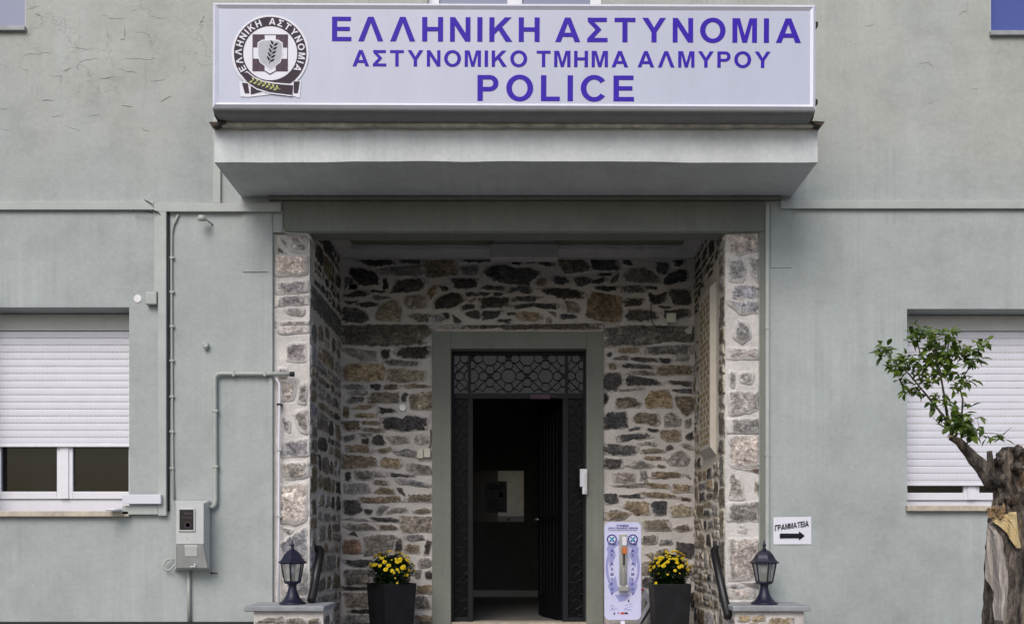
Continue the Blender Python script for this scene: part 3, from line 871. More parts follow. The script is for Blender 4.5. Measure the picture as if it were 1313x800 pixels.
crown('crown_moulding', lambda t, d, h: Vector((A1-.014-d, 1.486-d if t else .23, zc+h)))

# door surround (painted plaster) proud of the stone
ox0, ox1, oz = X(554, 9.86), X(773.5, 9.86), Z(425, 9.86); ix0, ix1, iz = X(578, 9.86), X(752, 9.86), Z(447, 9.86)
S = MB(); S.box(ox0, ix0, 1.46, 1.70, .745, oz); S.box(ix1, ox1, 1.46, 1.70, .745, oz); S.box(ix0, ix1, 1.46, 1.70, iz, oz)
S.build('door_surround', M['trim_and_shade_paint'], B, bevel=.004)
MB().box(ix0, ix1, 1.50, 1.74, .745, .757).build('door_threshold', M['marble'], B)

# entrance door: iron frame with grilles, glass and an open leaf
DY = 1.60; DDD = CD+DY
fx0, fx1, fz1 = ix0, ix1, iz; m0a, m0b = X(600, DDD), X(606.5, DDD); m1a, m1b = X(721.5, DDD), X(728.5, DDD); tz0, tz1 = Z(511, DDD), Z(504, DDD)
fr = MB(); fz0 = .757
fr.box(fx0, fx0+.022, DY, DY+.05, fz0, fz1); fr.box(fx1-.022, fx1, DY, DY+.05, fz0, fz1); fr.box(fx0+.022, fx1-.022, DY, DY+.05, fz1-.035, fz1)
fr.box(fx0+.022, fx1-.022, DY+.003, DY+.047, tz0, tz1); fr.box(m0a, m0b, DY-.002, DY+.052, fz0, tz0); fr.box(m1a, m1b, DY-.002, DY+.052, fz0, tz0)
fr.box(m0a, m0a+.026, DY+.003, DY+.047, tz1, fz1-.035); fr.box(m1b-.03, m1b, DY+.003, DY+.047, tz1, fz1-.035)
fr.box(fx0+.022, m0a, DY+.003, DY+.047, fz0, fz0+.04); fr.box(m1b, fx1-.022, DY+.003, DY+.047, fz0, fz0+.04)
fr.build('door_frame', M['door_metal'], B, bevel=.003)
def clip_lines(x0, x1, z0, z1, y, r=.0036):
    g_ = MB(); ox, oz_ = X(652, DDD), Z(481.7, DDD); sx, sz = 47.6*DDD/F, 45.0*DDD/F
    def add(pts):
        run = []
        for p in pts+[None]:
            if p and x0 <= p[0] <= x1 and z0 <= p[1] <= z1: run.append((p[0], y, p[1]))
            else:
                if len(run) > 1: g_.tube(run, r, 5, cap=False)
                run = []
    for i in range(-4, 5):
        for j in range(-14, 4):
            for o in (0, .5):
                cx, cz = ox+(i+o)*sx, oz_+(j+o)*sz
                if not (x0-.2 < cx < x1+.2 and z0-.2 < cz < z1+.2): continue
                add([(cx+.069*math.cos(t*math.pi/12), cz+.069*math.sin(t*math.pi/12)) for t in range(25)])
                for dx, dz in ((.112, 0), (-.112, 0), (0, .106), (0, -.106)):
                    add([(cx+dx+.043*math.cos(t*math.pi/8), cz+dz+.043*math.sin(t*math.pi/8)) for t in range(17)])
                hx, hz = cx+sx/2, cz     # crossing point; diagonals through it
                for s in (1, -1):
                    add([(hx+t/6*sx/4, hz+s*t/6*sz/4) for t in range(-6, 7)])
    return g_
for gi_, (a, b, c, d) in enumerate(((fx0+.022, fx1-.022, tz1, fz1-.035), (fx0+.022, m0a, fz0+.04, tz0), (m1b, fx1-.022, fz0+.04, tz0))):
    clip_lines(a, b, c, d, DY+.008).build('iron_grille', M['black_iron'], B, smooth=True)
    MB().box(a, b, DY+.024, DY+.030, c, d).build('door_glass', M['door_glass' if gi_ else 'transom_glass'], B)
# open leaf, hinged on the right and swung into the hall
lw, lh = .80, tz0-fz0-.015
HX, HY = m1a-.005, DY+.075; dx_, dy_ = -.262, .965
def leafmap(mb):
    mb.v = [(HX+u*dx_+t*dy_, HY+u*dy_-t*dx_, fz0+.008+z) for u, t, z in mb.v]; return mb
q = MB(); q.box(0, .07, 0, .04, 0, lh); q.box(lw-.07, lw, 0, .04, 0, lh); q.box(.07, lw-.07, 0, .04, lh-.07, lh); q.box(.07, lw-.07, 0, .04, 0, .22); q.box(.07, lw-.07, 0, .04, .95, 1.02)
leaf = leafmap(q).build('door_leaf', M['leaf_door'], B, bevel=.003)
q = MB(); q.box(.07, lw-.07, .017, .023, .22, .95); q.box(.07, lw-.07, .017, .023, 1.02, lh-.07); leafmap(q).build('glass', M['door_glass'], leaf)
q = MB()
for k in range(1, 6): q.tube([(.07+k*.11, .008, .22), (.07+k*.11, .008, .95)], .006, 6); q.tube([(.07+k*.11, .008, 1.02), (.07+k*.11, .008, lh-.07)], .006, 6)
leafmap(q).build('grille', M['black_iron'], leaf)
q = MB(); q.tube([(lw-.035, -.002, .98), (lw-.035, -.05, .98), (lw-.15, -.05, .98)], .009, 8); leafmap(q).build('handle', M['steel'], leaf, smooth=True)
# door closer on the transom bar
c = MB(); c.box(X(680, 9.9), X(706, 9.9), DY-.060, DY-.003, Z(510.5, 9.9), Z(504.5, 9.9)).box(X(700, 9.9), X(714, 9.9), DY-.045, DY-.03, Z(508, 9.9), Z(506, 9.9))
c.build('door_closer', M['emblem_purple'], B, bevel=.006)

# entrance hall seen through the door
HW = 6.0
h = MB(); hx0, hx1 = -2.4, X(690, 14.4)
h.box(hx0, hx1, HW, HW+.12, .755, 3.8)
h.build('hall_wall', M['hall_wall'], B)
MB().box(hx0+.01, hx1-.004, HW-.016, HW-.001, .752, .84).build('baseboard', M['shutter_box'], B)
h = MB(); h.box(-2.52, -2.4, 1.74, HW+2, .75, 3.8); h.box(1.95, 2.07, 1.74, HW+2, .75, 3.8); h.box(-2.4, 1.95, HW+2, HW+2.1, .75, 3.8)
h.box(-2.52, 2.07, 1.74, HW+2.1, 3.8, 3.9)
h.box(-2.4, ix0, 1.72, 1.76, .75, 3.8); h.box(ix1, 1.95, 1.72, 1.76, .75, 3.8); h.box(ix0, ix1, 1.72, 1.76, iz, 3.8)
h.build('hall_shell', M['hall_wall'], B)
wx = lambda p: X(p, 14.4); wz = lambda p: Z(p, 14.4)
hp = MB().box(wx(607), wx(672), HW-.02, HW-.001, wz(669), wz(603)).build('hatch_window', M['hatch_dark'], B)
MB().box(wx(638.5), wx(671.5), HW-.026, HW-.021, wz(661.5), wz(603.5)).build('pale_reflection', M['hatch_light'], hp)  # bright reflection in the hall glass, painted as a flat pale sheet
MB().box(wx(638.5), wx(671.5), HW-.026, HW-.021, wz(668.5), wz(662)).build('reflected_strip', M['white_pvc'], hp)  # bluish foot of the same painted reflection
d_ = wx(652); MB().prism([(d_, wz(668)), (d_+.02, wz(665.8)), (d_, wz(663.6)), (d_-.02, wz(665.8))], HW-.029, HW-.027).build('reflected_dot', M['red'], hp)  # red dot within the painted reflection
np_ = MB().box(wx(621.5), wx(650), HW-.034, HW-.030, wz(656.5), wz(617)).build('notice', M['notice'], None)
tag(np_, 'dim grey paper notice with a black triangle, seen inside through the open door', 'notice')
q = MB(); q.prism([(wx(639), wz(637)), (wx(646), wz(637)), (wx(642.5), wz(629))], HW-.037, HW-.0345)
for k, yy in enumerate((623, 625.5, 641, 644, 647, 650, 653)): q.box(wx(625), wx(646-(k % 3)*3), HW-.037, HW-.0345, wz(yy+.7), wz(yy))
q.build('print', M['print_black'], np_)

# ------------------------------------------------------------------ ground-floor windows with roller shutters
def slats(mb, x0, x1, z0, z1, y, pitch=.0585):
    z = z1; n = int((z1-z0)/pitch)+1
    while z > z0+.004:
        b = max(z-pitch, z0); hh = z-b
        pr = [(y+.001, z), (y-.0025, z-hh*.08), (y-.004, z-hh*.35), (y-.004, z-hh*.70), (y-.0025, z-hh*.93), (y+.001, b)]
        for k in range(len(pr)-1):
            mb.quad((x0, pr[k][0], pr[k][1]), (x1, pr[k][0], pr[k][1]), (x1, pr[k+1][0], pr[k+1][1]), (x0, pr[k+1][0], pr[k+1][1]))
        z = b
def slots(mb, x0, x1, z0, z1, y, pitch=.0585):
    z = z1-pitch
    while z > z0+.01:
        x = x0+.03
        while x < x1-.03:
            mb.box(x, x+.022, y-.0042, y+.0015, z-.0002, z+.0052); x += .036
        z -= pitch
def window(W, D0, zbox, zshut, zglass, zsash, zframe, zsill, label, open_px):
    a, b, c, e = W; y = D0-CD
    f_ = MB(); zt = Z(zbox, D0)
    f_.box(a, b, y, y+.05, c+.001, Z(zsash, D0)); f_.box(a, a+.045, y, y+.05, Z(zsash, D0), zt); f_.box(b-.045, b, y, y+.05, Z(zsash, D0), zt)
    fr = f_.build('window', M['white_frame'], B, bevel=.003)
    mid = (a+b)/2
    for x0, x1 in ((a+.045, mid-.004), (mid+.004, b-.045)):
        s_ = MB(); t = .062; z0 = Z(zsash, D0)+.002; z1 = zt-.01; yy = y-.016
        s_.box(x0, x0+t, yy, yy+.055, z0, z1); s_.box(x1-t, x1, yy, yy+.055, z0, z1); s_.box(x0+t, x1-t, yy, yy+.055, z0, z0+t); s_.box(x0+t, x1-t, yy, yy+.055, z1-t, z1)
        s_.build('sash', M['white_frame'], fr, bevel=.004)
        MB().box(x0+t, x1-t, yy+.026, yy+.032, z0+t, z1-t).build('pane', M['glass'], fr)
    MB().box(mid-.035, mid+.035, y-.026, y-.017, Z(zsash, D0)+.004, zt).build('astragal', M['white_frame'], fr, bevel=.003)
    g_ = MB(); g_.box(a+.002, b-.002, y-.06, y-.045, Z(zbox, D0), e-.004); g_.box(a+.002, b-.002, y-.045, y+.10, Z(zbox, D0), Z(zbox, D0)+.012)
    g_.build('shutter_box', M['shutter_box'], B, bevel=.004)
    s_ = MB(); slats(s_, a+.025, b-.025, Z(zshut, D0)+.028, Z(zbox, D0)-.003, y-.040)
    sh = s_.build('roller_shutter', M['white_pvc'], B, fix=False)
    q = MB(); slots(q, a+.03, b-.03, Z(zshut, D0)+.03, Z(zbox, D0), y-.040); tag(q.build('vent_slots', M['slot'], sh), kind='stuff')
    MB().box(a+.025, b-.025, y-.050, y-.030, Z(zshut, D0), Z(zshut, D0)+.028).build('bottom_rail', M['white_frame'], sh, bevel=.004)
    q = MB(); q.box(a, a+.025, y-.055, y-.018, Z(zframe, D0), Z(zbox, D0)-.002); q.box(b-.025, b, y-.055, y-.018, Z(zframe, D0), Z(zbox, D0)-.002)
    q.build('guide_rail', M['white_frame'], sh, bevel=.003)
    MB().box(a-.012, b+.012, -.045, y+.05, c-.045, c).build('window_sill', M['marble'], B, bevel=.005)
window((WL[0], WL[1], Z(655), WL[3]), 8.69, 425.5, 573.5, 630, 640, 651, 655, '', 0)
window((WR[0], WR[1], Z(648), WR[3]), 8.69, 426, 623, 640, 641.5, 645, 650, '', 0)
# rooms behind the windows
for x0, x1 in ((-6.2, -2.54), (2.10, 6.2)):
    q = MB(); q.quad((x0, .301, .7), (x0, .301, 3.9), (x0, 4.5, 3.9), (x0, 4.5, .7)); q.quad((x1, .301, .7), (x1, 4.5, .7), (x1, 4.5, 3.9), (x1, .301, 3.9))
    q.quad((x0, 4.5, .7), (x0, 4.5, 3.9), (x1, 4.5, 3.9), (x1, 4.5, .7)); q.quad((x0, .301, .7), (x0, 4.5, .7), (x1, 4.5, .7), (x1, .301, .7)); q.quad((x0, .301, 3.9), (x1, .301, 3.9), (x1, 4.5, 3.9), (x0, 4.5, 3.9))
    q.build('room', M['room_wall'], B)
q = MB()
for k in range(12): q.tube([(-4.17+k*.014, .62+.012*(k % 2), 1.3), (-4.17+k*.014, .62+.012*(k % 2), 3.2)], .012, 6)
q.build('curtain', M['hatch_light'], B, smooth=True)

# ------------------------------------------------------------------ upper windows and balcony door
def upper(W, x0f, mat, side):
    a, b, c, e = W; y = .10
    f_ = MB(); t = .05
    f_.box(a, b, y, y+.05, c, c+t*.8); f_.box(a, a+t, y, y+.05, c+t*.8, e); f_.box(b-t, b, y, y+.05, c+t*.8, e); f_.box(a+t, b-t, y, y+.05, e-t, e)
    f_.box((a+b)/2-.03, (a+b)/2+.03, y, y+.05, c+t*.8, e-t)
    fr = f_.build('upper_window', M['white_frame'], B, bevel=.003)
    MB().box(a+t, b-t, y+.02, y+.026, c+t*.8, e-t).build('pane', mat, fr)
    MB().box(a-.01, b+.01, -.035, y+.04, c-.035, c+.002).build('window_sill', M['slate'], B, bevel=.004)
upper((UL[0], UL[1], UL[2], UL[3]), 0, M['pale_sky_glass'], 0)
upper((UR[0], UR[1], UR[2], UR[3]), 0, M['sky_tint_glass'], 1)
a, b, c, e = BD
q = MB(); q.box(a, a+.09, .06, .12, c, e); q.box(b-.09, b, .06, .12, c, e); q.box(a+.09, b-.09, .06, .12, e-.09, e); q.box((a+b)/2-.06, (a+b)/2+.06, .06, .12, c, e-.09); q.box(a+.09, b-.09, .06, .12, c, c+.5)
bd = q.build('balcony_door', M['white_frame'], B, bevel=.004)
MB().box(a+.09, b-.09, .085, .092, c+.5, e-.09).build('pane', M['pale_sky_glass'], bd)
# dark storey behind the upper openings
q = MB(); q.box(-8.5, 8.5, .30, .34, 4.6, 8.0); q.build('inner_partition', M['room_wall'], B)

# ------------------------------------------------------------------ balcony
DB = 7.66; yb = DB-CD; bx0, bx1 = X(275, DB), X(1048.5, DB)
q = MB(); zb, zt = Z(208.5, DB), Z(160, DB)
# slab grid with a slightly uneven lower arris
nx = 60
def wob(i): return .006*noise.noise(Vector((i*.22, 0, 5)))+(.008 if 8 < i < 48 else 0)*min(1, (i-8)/6 if i < 30 else (48-i)/8)
top = [(bx0+(bx1-bx0)*i/nx) for i in range(nx+1)]
for i in range(nx):
    q.quad((top[i], yb, zb+wob(i)), (top[i+1], yb, zb+wob(i+1)), (top[i+1], yb, zt), (top[i], yb, zt))
    q.quad((top[i], yb, zb+wob(i)), (top[i+1], yb, zb+wob(i+1)), (top[i+1], .0, zb-.012), (top[i], .0, zb-.012))
    q.quad((top[i], yb, zt), (top[i+1], yb, zt), (top[i+1], 0, zt), (top[i], 0, zt))
q.quad((bx0, yb, zb+wob(0)), (bx0, yb, zt), (bx0, 0, zt), (bx0, 0, zb-.012)); q.quad((bx1, yb, zb+wob(nx)), (bx1, 0, zb-.012), (bx1, 0, zt), (bx1, yb, zt))
bal = q.build('balcony', M['balcony_paint'], B, fix=True)
q = MB(); lx0, lx1 = X(270.5, 7.60), X(1054, 7.60); ly = 7.60-CD; zl0, zl1 = Z(161.8, 7.60), Z(156, 7.60)
ms = 90
for i in range(ms):
    def rr(i, s): return .006*noise.noise(Vector((i*.35, s, 1)))+.004*noise.noise(Vector((i*1.7, s, 9)))
    xa, xb = lx0+(lx1-lx0)*i/ms, lx0+(lx1-lx0)*(i+1)/ms
    ya, yb_ = ly+rr(i, 3), ly+rr(i+1, 3); z0a, z0b = zl0+rr(i, 7), zl0+rr(i+1, 7); z1a, z1b = zl1+rr(i, 11), zl1+rr(i+1, 11)
    q.quad((xa, ya, z0a), (xb, yb_, z0b), (xb, yb_, z1b), (xa, ya, z1a)); q.quad((xa, ya, z1a), (xb, yb_, z1b), (xb, 0, z1b), (xa, 0, z1a)); q.quad((xa, ya, z0a), (xb, yb_, z0b), (xb, yb+.02, z0b+.003), (xa, yb+.02, z0a+.003))
    if i in (0,): q.quad((xa, ya, z0a), (xa, ya, z1a), (xa, 0, z1a), (xa, 0, z0a))
    if i == ms-1: q.quad((xb, yb_, z0b), (xb, yb_, z1b), (xb, 0, z1b), (xb, 0, z0b))
q.build('edge_lip', M['lip'], bal, fix=True)
# broken rusty corners of the lip
q = MB(); rz = Z(158, 7.58)
q.prism([(X(268, 7.58), rz+.004), (X(290, 7.58), rz+.006), (X(280, 7.58), rz-.018), (X(274, 7.58), rz-.026)], -.83, -.76)
q.prism([(X(1040, 7.58), rz+.010), (X(1057, 7.58), rz+.005), (X(1052, 7.58), rz-.022), (X(1044, 7.58), rz-.012)], -.835, -.75)
q.build('rusty_corner', M['rust'], bal)

# ------------------------------------------------------------------ projecting cream plaque on the right-hand stone wall
xp = A1-.055; y0p, y1p = .40, .93; z0p, z1p = 2.32, 3.66
pq = thing('wall_plaque', 'tall cream plaque with rows of tan strips on the right side wall of the porch', 'plaque', (A1, (y0p+y1p)/2, z0p))
q = MB()
A = [(xp, y0p, z0p), (xp, y1p, z0p), (xp, y1p, z1p), (xp, y0p, z1p)]; Bk = [(A1-.001, y0p-.0, z0p-.07), (A1-.001, y1p, z0p-.07), (A1-.001, y1p, z1p+.05), (A1-.001, y0p, z1p+.05)]
q.quad(*A)
for k in range(4): q.quad(A[k], A[(k+1) % 4], Bk[(k+1) % 4], Bk[k])
q.build('casing', M['plaque_cream'], pq, bevel=.004)
q = MB(); rs = random.Random(5); z = z1p-.05; row = 0
while z > z0p+.07:
    o = (row % 2)*.05
    for a, b in ((.035, .165), (.190, .31), (.335, .46)):
        a2, b2 = a+o*rs.uniform(.6, 1), b+o*.8-rs.uniform(0, .05)
        if b2 < y1p-y0p-.02: q.box(xp-.0025, xp+.002, y0p+a2, y0p+b2, z-.036, z)
    z -= .053; row += 1
q.build('tan_strips', M['tan'], pq)

# ================================================================== THE SIGN
DS = 7.45; ys = DS-CD
sg = thing('sign_board', 'long pale blue-grey police lightbox sign with blue Greek lettering above the balcony', 'sign', (0, ys, 4.6))
sx = lambda p: X(p, DS); sz = lambda p: Z(p, DS)
# supports behind
for a, b in ((281, 289), (301, 306), (1030, 1036), (1012, 1020)):
    MB().box(X(a, 7.66), X(b, 7.66), ys+.17, ys+.22, 4.575, 5.42).build('support_post', M['door_metal'], sg, bevel=.003)
x0, x1, z0, z1 = sx(272), sx(1046), sz(139.5), sz(4.5)
# profiled aluminium frame: mitred lengths
bw = 7.2*DS/F
def mitre(name, p, q_, inner_p, inner_q, mat=M['alu']):
    m_ = MB(); yo, yi, ym = ys+.012, ys+.010, ys-.004
    a, b, c, d = p, q_, inner_q, inner_p
    mid1 = ((a[0]+d[0])/2, (a[1]+d[1])/2); mid2 = ((b[0]+c[0])/2, (b[1]+c[1])/2)
    m_.quad((a[0], yo, a[1]), (b[0], yo, b[1]), (mid2[0], ym, mid2[1]), (mid1[0], ym, mid1[1]))
    m_.quad((mid1[0], ym, mid1[1]), (mid2[0], ym, mid2[1]), (c[0], yi, c[1]), (d[0], yi, d[1]))
    m_.quad((a[0], yo, a[1]), (a[0], ys+.17, a[1]), (b[0], ys+.17, b[1]), (b[0], yo, b[1]))
    return m_.build(name, mat, sg, fix=False)
o = [(x0, z0), (x1, z0), (x1, z1), (x0, z1)]; i_ = [(x0+bw, z0+bw), (x1-bw, z0+bw), (x1-bw, z1-bw), (x0+bw, z1-bw)]
for k in range(4): mitre('frame', o[k], o[(k+1) % 4], i_[k], i_[(k+1) % 4])
q = MB(); n = 8
for k in range(n):     # rounded underside
    t0, t1 = math.pi/2*k/n, math.pi/2*(k+1)/n
    f_ = lambda t: (ys+.012+.15*(1-math.cos(t)), z0-.001-.045*math.sin(t))
    a, b = f_(t0), f_(t1); ex = .012
    q.quad((x0+ex*math.sin(t0), a[0], a[1]), (x1-ex*math.sin(t0), a[0], a[1]), (x1-ex*math.sin(t1), b[0], b[1]), (x0+ex*math.sin(t1), b[0], b[1]))
q.quad((x0, ys+.17, z0-.053), (x1, ys+.17, z0-.053), (x1, ys+.17, z1), (x0, ys+.17, z1))
for xe in (x0+.001, x1-.001): q.v += [(xe, ys+.012, z0), (xe, ys+.17, z0), (xe, ys+.17, z0-.053), (xe, ys+.06, z0-.040)]; n_ = len(q.v); q.f.append((n_-4, n_-3, n_-2, n_-1))
q.build('rounded_bottom', M['alu_shade'], sg, smooth=False)
MB().box(x0+bw, x1-bw, ys+.011, ys+.03, z0+bw, z1-bw).build('panel', M['panel'], sg)
for pz in (22, 122): MB().box(x1, x1+.03, ys+.05, ys+.10, sz(pz+6), sz(pz)).build('hinge', M['rust'], sg, bevel=.004)
yl = ys+.008
# halo of pale vinyl round the letters is left to the rim; letters themselves:
words('ΕΛΛΗΝΙΚΗ ΑΣΤΥΝΟΜΙΑ', sx(425), sx(1027), sz(53.2), sz(22)-sz(53.2), yl, M['letter_blue'], sg)
words('ΑΣΤΥΝΟΜΙΚΟ ΤΜΗΜΑ ΑΛΜΥΡΟΥ', sx(451.5), sx(988), sz(85.3), sz(64.6)-sz(85.3), yl, M['letter_blue'], sg)
words('POLICE', sx(612), sx(813), sz(129), sz(96)-sz(129), yl, M['letter_blue'], sg)
# emblem
ex, ez = sx(346), sz(69.5); er = 47.5*DS/F
def emblem(cx, cz, r, y, parent, dark, white, grey, purple, leafc, small=False):
    L_ = [0]
    def lay(mb, name, mat):
        o = mb.build(name, mat, parent); return o
    e1 = MB(); n = 64
    e1.prism([(cx+r*1.04*math.cos(2*math.pi*k/n), cz+r*1.04*math.sin(2*math.pi*k/n)) for k in range(n)], y-.001, y+.002)
    e1.prism([(cx-.83*r, cz-.77*r), (cx+.84*r, cz-.74*r), (cx+.80*r, cz-1.20*r), (cx+.60*r, cz-1.14*r), (cx+.1*r, cz-1.10*r), (cx-.58*r, cz-1.18*r), (cx-.80*r, cz-1.17*r)], y, y+.0025)
    base = lay(e1, 'emblem', white)
    e2 = MB()
    for p in ring(cx, cz, r*.98, r*.98, r*.73, r*.73, 0, 360, 72): e2.prism(p, y-.0028, y-.0012)
    def dk(pts, dy=0): e2.prism([(cx+a*r, cz+b*r) for a, b in pts], y-.0036-dy, y-.0012)
    dk([(-.76, -.80), (-.60, -.82), (-.56, -1.08), (-.68, -1.08)]); dk([(.64, -.76), (.80, -.76), (.75, -1.07), (.64, -1.07)])
    dk([(-.52, -.83), (-.40, -.78), (-.16, -1.02), (-.52, -1.11)])
    lay(e2, 'dark_ring', dark)
    e3 = MB()   # white rim then the ribbon sweeping over the lower ring
    def band(w0, w1, dy, mb):
        top = [(-.62, -.52), (-.42, -.68), (-.18, -.78), (.12, -.83), (.62, -.87)]; bot = [(-.80, -.56), (-.62, -.78), (-.36, -.95), (0, -1.06), (.60, -1.13)]
        if w0: top = [(a, b+w0) for a, b in top]; bot = [(a, b-w0) for a, b in bot]
        for k in range(4):
            pts = [bot[k], bot[k+1], top[k+1], top[k]]; mb.prism([(cx+a*r, cz+b*r) for a, b in pts], y-.0045-dy, y-.0037-dy)
    band(.035, 0, 0, e3); lay(e3, 'ribbon_edge', white)
    e4 = MB(); band(0, 0, .0012, e4); lay(e4, 'ribbon', dark)
    # square with cross and shield
    e5 = MB(); a = .46
    for sx_ in (-1, 1):
        for sz_ in (-1, 1):
            e5 = MB(); e5.prism([(cx+sx_*.15*r, cz+sz_*.15*r), (cx+sx_*a*r, cz+sz_*.15*r), (cx+sx_*a*r, cz+sz_*a*r*1.06), (cx+sx_*.15*r, cz+sz_*a*r*1.06)], y-.0028, y-.0012); lay(e5, 'quarter', purple)
    e6 = MB(); t = .012
    e6.prism([(cx-a*r, cz-.15*r), (cx+a*r, cz-.15*r), (cx+a*r, cz+.15*r), (cx-a*r, cz+.15*r)], y-.0020, y-.0013)
    e6.prism([(cx-.15*r, cz+.15*r), (cx+.15*r, cz+.15*r), (cx+.15*r, cz+.49*r), (cx-.15*r, cz+.49*r)], y-.0020, y-.0013)
    e6.prism([(cx-.15*r, cz-.15*r), (cx-.15*r, cz-.47*r), (cx, cz-.56*r), (cx+.15*r, cz-.47*r), (cx+.15*r, cz-.15*r)], y-.0020, y-.0013)
    lay(e6, 'cross', white)
    if not small:
        eo = MB(); A_ = a*r; tt = .018*r
        for u0_, u1_, w0_, w1_ in ((-A_, A_, A_*1.06, A_*1.06+tt), (-A_-tt, -A_, -A_*1.06, A_*1.06+tt), (A_, A_+tt, -A_*1.06, A_*1.06+tt), (-A_, -.16*r, -A_*1.06, -A_*1.06+tt), (.16*r, A_, -A_*1.06, -A_*1.06+tt)):
            eo.prism([(cx+u0_, cz+w0_), (cx+u1_, cz+w0_), (cx+u1_, cz+w1_), (cx+u0_, cz+w1_)], y-.0034, y-.0029)
        for s_ in (-1, 1): eo.prism([(cx+s_*.16*r, cz-.487*r), (cx+s_*.14*r, cz-.47*r), (cx, cz-.555*r), (cx, cz-.585*r)], y-.0034, y-.0029)
        lay(eo, 'square_outline', purple)
    def shield(s): return [(cx+p*r*s, cz+q_*r*s) for p, q_ in [(-.34, .28), (-.22, .36), (0, .37), (.22, .36), (.34, .28), (.35, -.02), (.28, -.25), (0, -.46), (-.28, -.25), (-.35, -.02)]]
    e7 = MB(); e7.prism(shield(1), y-.0040, y-.0030); sh = lay(e7, 'shield_rim', white)
    e8 = MB(); e8.prism(shield(.92), y-.0052, y-.0042); lay(e8, 'shield', grey)
    # olive branches
    def branch(mb, x0_, z0_, x1_, z1_, n, ln, wd, dy):
        dx, dz = x1_-x0_, z1_-z0_; L0 = math.hypot(dx, dz); ux, uz = dx/L0, dz/L0
        mb.prism([(x0_-uz*wd*.12, z0_+ux*wd*.12), (x0_+uz*wd*.12, z0_-ux*wd*.12), (x1_, z1_)], y-dy, y-dy+.0005)
        for k in range(n):
            for s in (1, -1):
                f = (k+.5+.25*(s > 0))/n; bx, bz = x0_+dx*f, z0_+dz*f; an = math.atan2(uz, ux)+s*.75
                c_, s_ = math.cos(an), math.sin(an)
                mb.prism([(bx+c_*u-s_*v, bz+s_*u+c_*v) for u, v in [(wd*.25, 0), (ln*.35, -wd/2), (ln*.7, -wd*.42), (ln, 0), (ln*.7, wd*.42), (ln*.35, wd/2)]], y-dy-.0006-.0002*(s > 0), y-dy-.0001)
    e9 = MB(); branch(e9, cx-.02*r, cz-.30*r, cx+.10*r, cz+.24*r, 5, .16*r, .055*r, .0060); lay(e9, 'dark_sprig', M['print_black'])
    if not small:
        e9 = MB(); branch(e9, cx+.28*r, cz-.98*r, cx-.48*r, cz-.74*r, 7, .12*r, .05*r, .0064); lay(e9, 'olive_sprig', leafc)
    return base
em = emblem(ex, ez, er, ys+.006, sg, M['emblem_dark'], M['emblem_white'], M['emblem_grey'], M['emblem_purple'], M['olive'])
q = MB(); write_arc(q, 'ΕΛΛΗΝΙΚΗ ΑΣΤΥΝΟΜΙΑ', ex, ez, er*.765, er*.18, 214, -34, ys+.0018, .001); q.build('ring_lettering', M['emblem_white'], sg)
sg.rotation_euler.y = R(.22)

# small notice with arrow
g = thing('arrow_notice', 'white paper notice with an arrow pointing right on the wall beside the right lantern', 'notice', (X(1015), -.005, Z(697)))
nx0, nx1, nz0, nz1 = X(991.5), X(1040), Z(697.5), Z(662.8)
q = MB(); nn = 8
for i in range(nn):
    for (a, b) in ((nz0, nz1),):
        ya, yb2 = -.004-.010*math.sin(i/nn*3.1)*.4, -.004-.010*math.sin((i+1)/nn*3.1)*.4
        q.quad((nx0+(nx1-nx0)*i/nn, ya, a), (nx0+(nx1-nx0)*(i+1)/nn, yb2, a), (nx0+(nx1-nx0)*(i+1)/nn, yb2, b+.004*(i+1)/nn), (nx0+(nx1-nx0)*i/nn, ya, b+.004*i/nn))
q.build('sheet', M['paper'], g, fix=False)
q = MB(); write(q, 'ΓΡΑΜΜΑΤΕΙΑ', X(993.2), X(1036.5), Z(680.2), Z(673)-Z(680.2), -.0110, .0016, slope=.135); q.build('lettering', M['print_black'], g)
q = MB(); q.prism([(X(999.5), Z(689.8)), (X(1024), Z(689.8)), (X(1024), Z(692.3)), (X(1031.5), Z(686.6)), (X(1024), Z(680.6)), (X(1024), Z(683.6)), (X(999.5), Z(683.6))], -.0110, -.0094)
q.build('arrow', M['print_black'], g)

# ================================================================== WALL FITTINGS
def top(mb, name, mat, label, cat, group=None, **kw): return tag(mb.build(name, mat, None, **kw), label, cat, group)
d_ = 8.37
q = MB().box(-8.9, X(197, d_), -.032, -.001, Z(269, d_), Z(258.3, d_)); top(q, 'cable_trunking', M['trunking'], 'grey-green cable trunking running along the wall from the left picture edge', 'trunking', bevel=.003)
q = MB().box(X(197.5, d_), X(360.5, d_), -.040, -.001, Z(271.8, d_), Z(261, d_)); top(q, 'cable_trunking', M['trunking'], 'horizontal grey trunking ending above the left stone pillar', 'trunking', bevel=.003)
q = MB().box(X(1001, d_), 8.9, -.032, -.001, Z(267.5, d_), Z(257.5, d_)); o_ = top(q, 'cable_trunking', M['trunking'], 'long grey trunking along the wall right of the balcony', 'trunking', bevel=.003)
o_.location = (0, 0, 0)
q = MB().box(X(273, d_), X(282.5, d_), -.030, -.001, Z(260.6, d_), Z(150, d_)); top(q, 'cable_trunking', M['trunking'], 'short upright trunking behind the left end of the balcony', 'trunking', bevel=.003)
q = MB(); q.box(X(203.2, d_), X(213.8, d_), -.045, -.001, Z(661, d_), Z(272.2, d_)); q.box(X(157, d_), X(203.1, d_), -.045, -.001, Z(659.5, d_), Z(648, d_))
top(q, 'cable_trunking', M['trunking'], 'wide upright grey trunking with a short foot below the left window', 'trunking', bevel=.004)
q = MB().box(X(197, d_), X(202.6, d_), -.022, -.001, Z(374, d_), Z(272.2, d_)); top(q, 'cable_trunking', M['trunking'], 'narrow upright trunking ending in the small junction box', 'trunking', bevel=.003)
for zz in (259.5, 262.5): pass
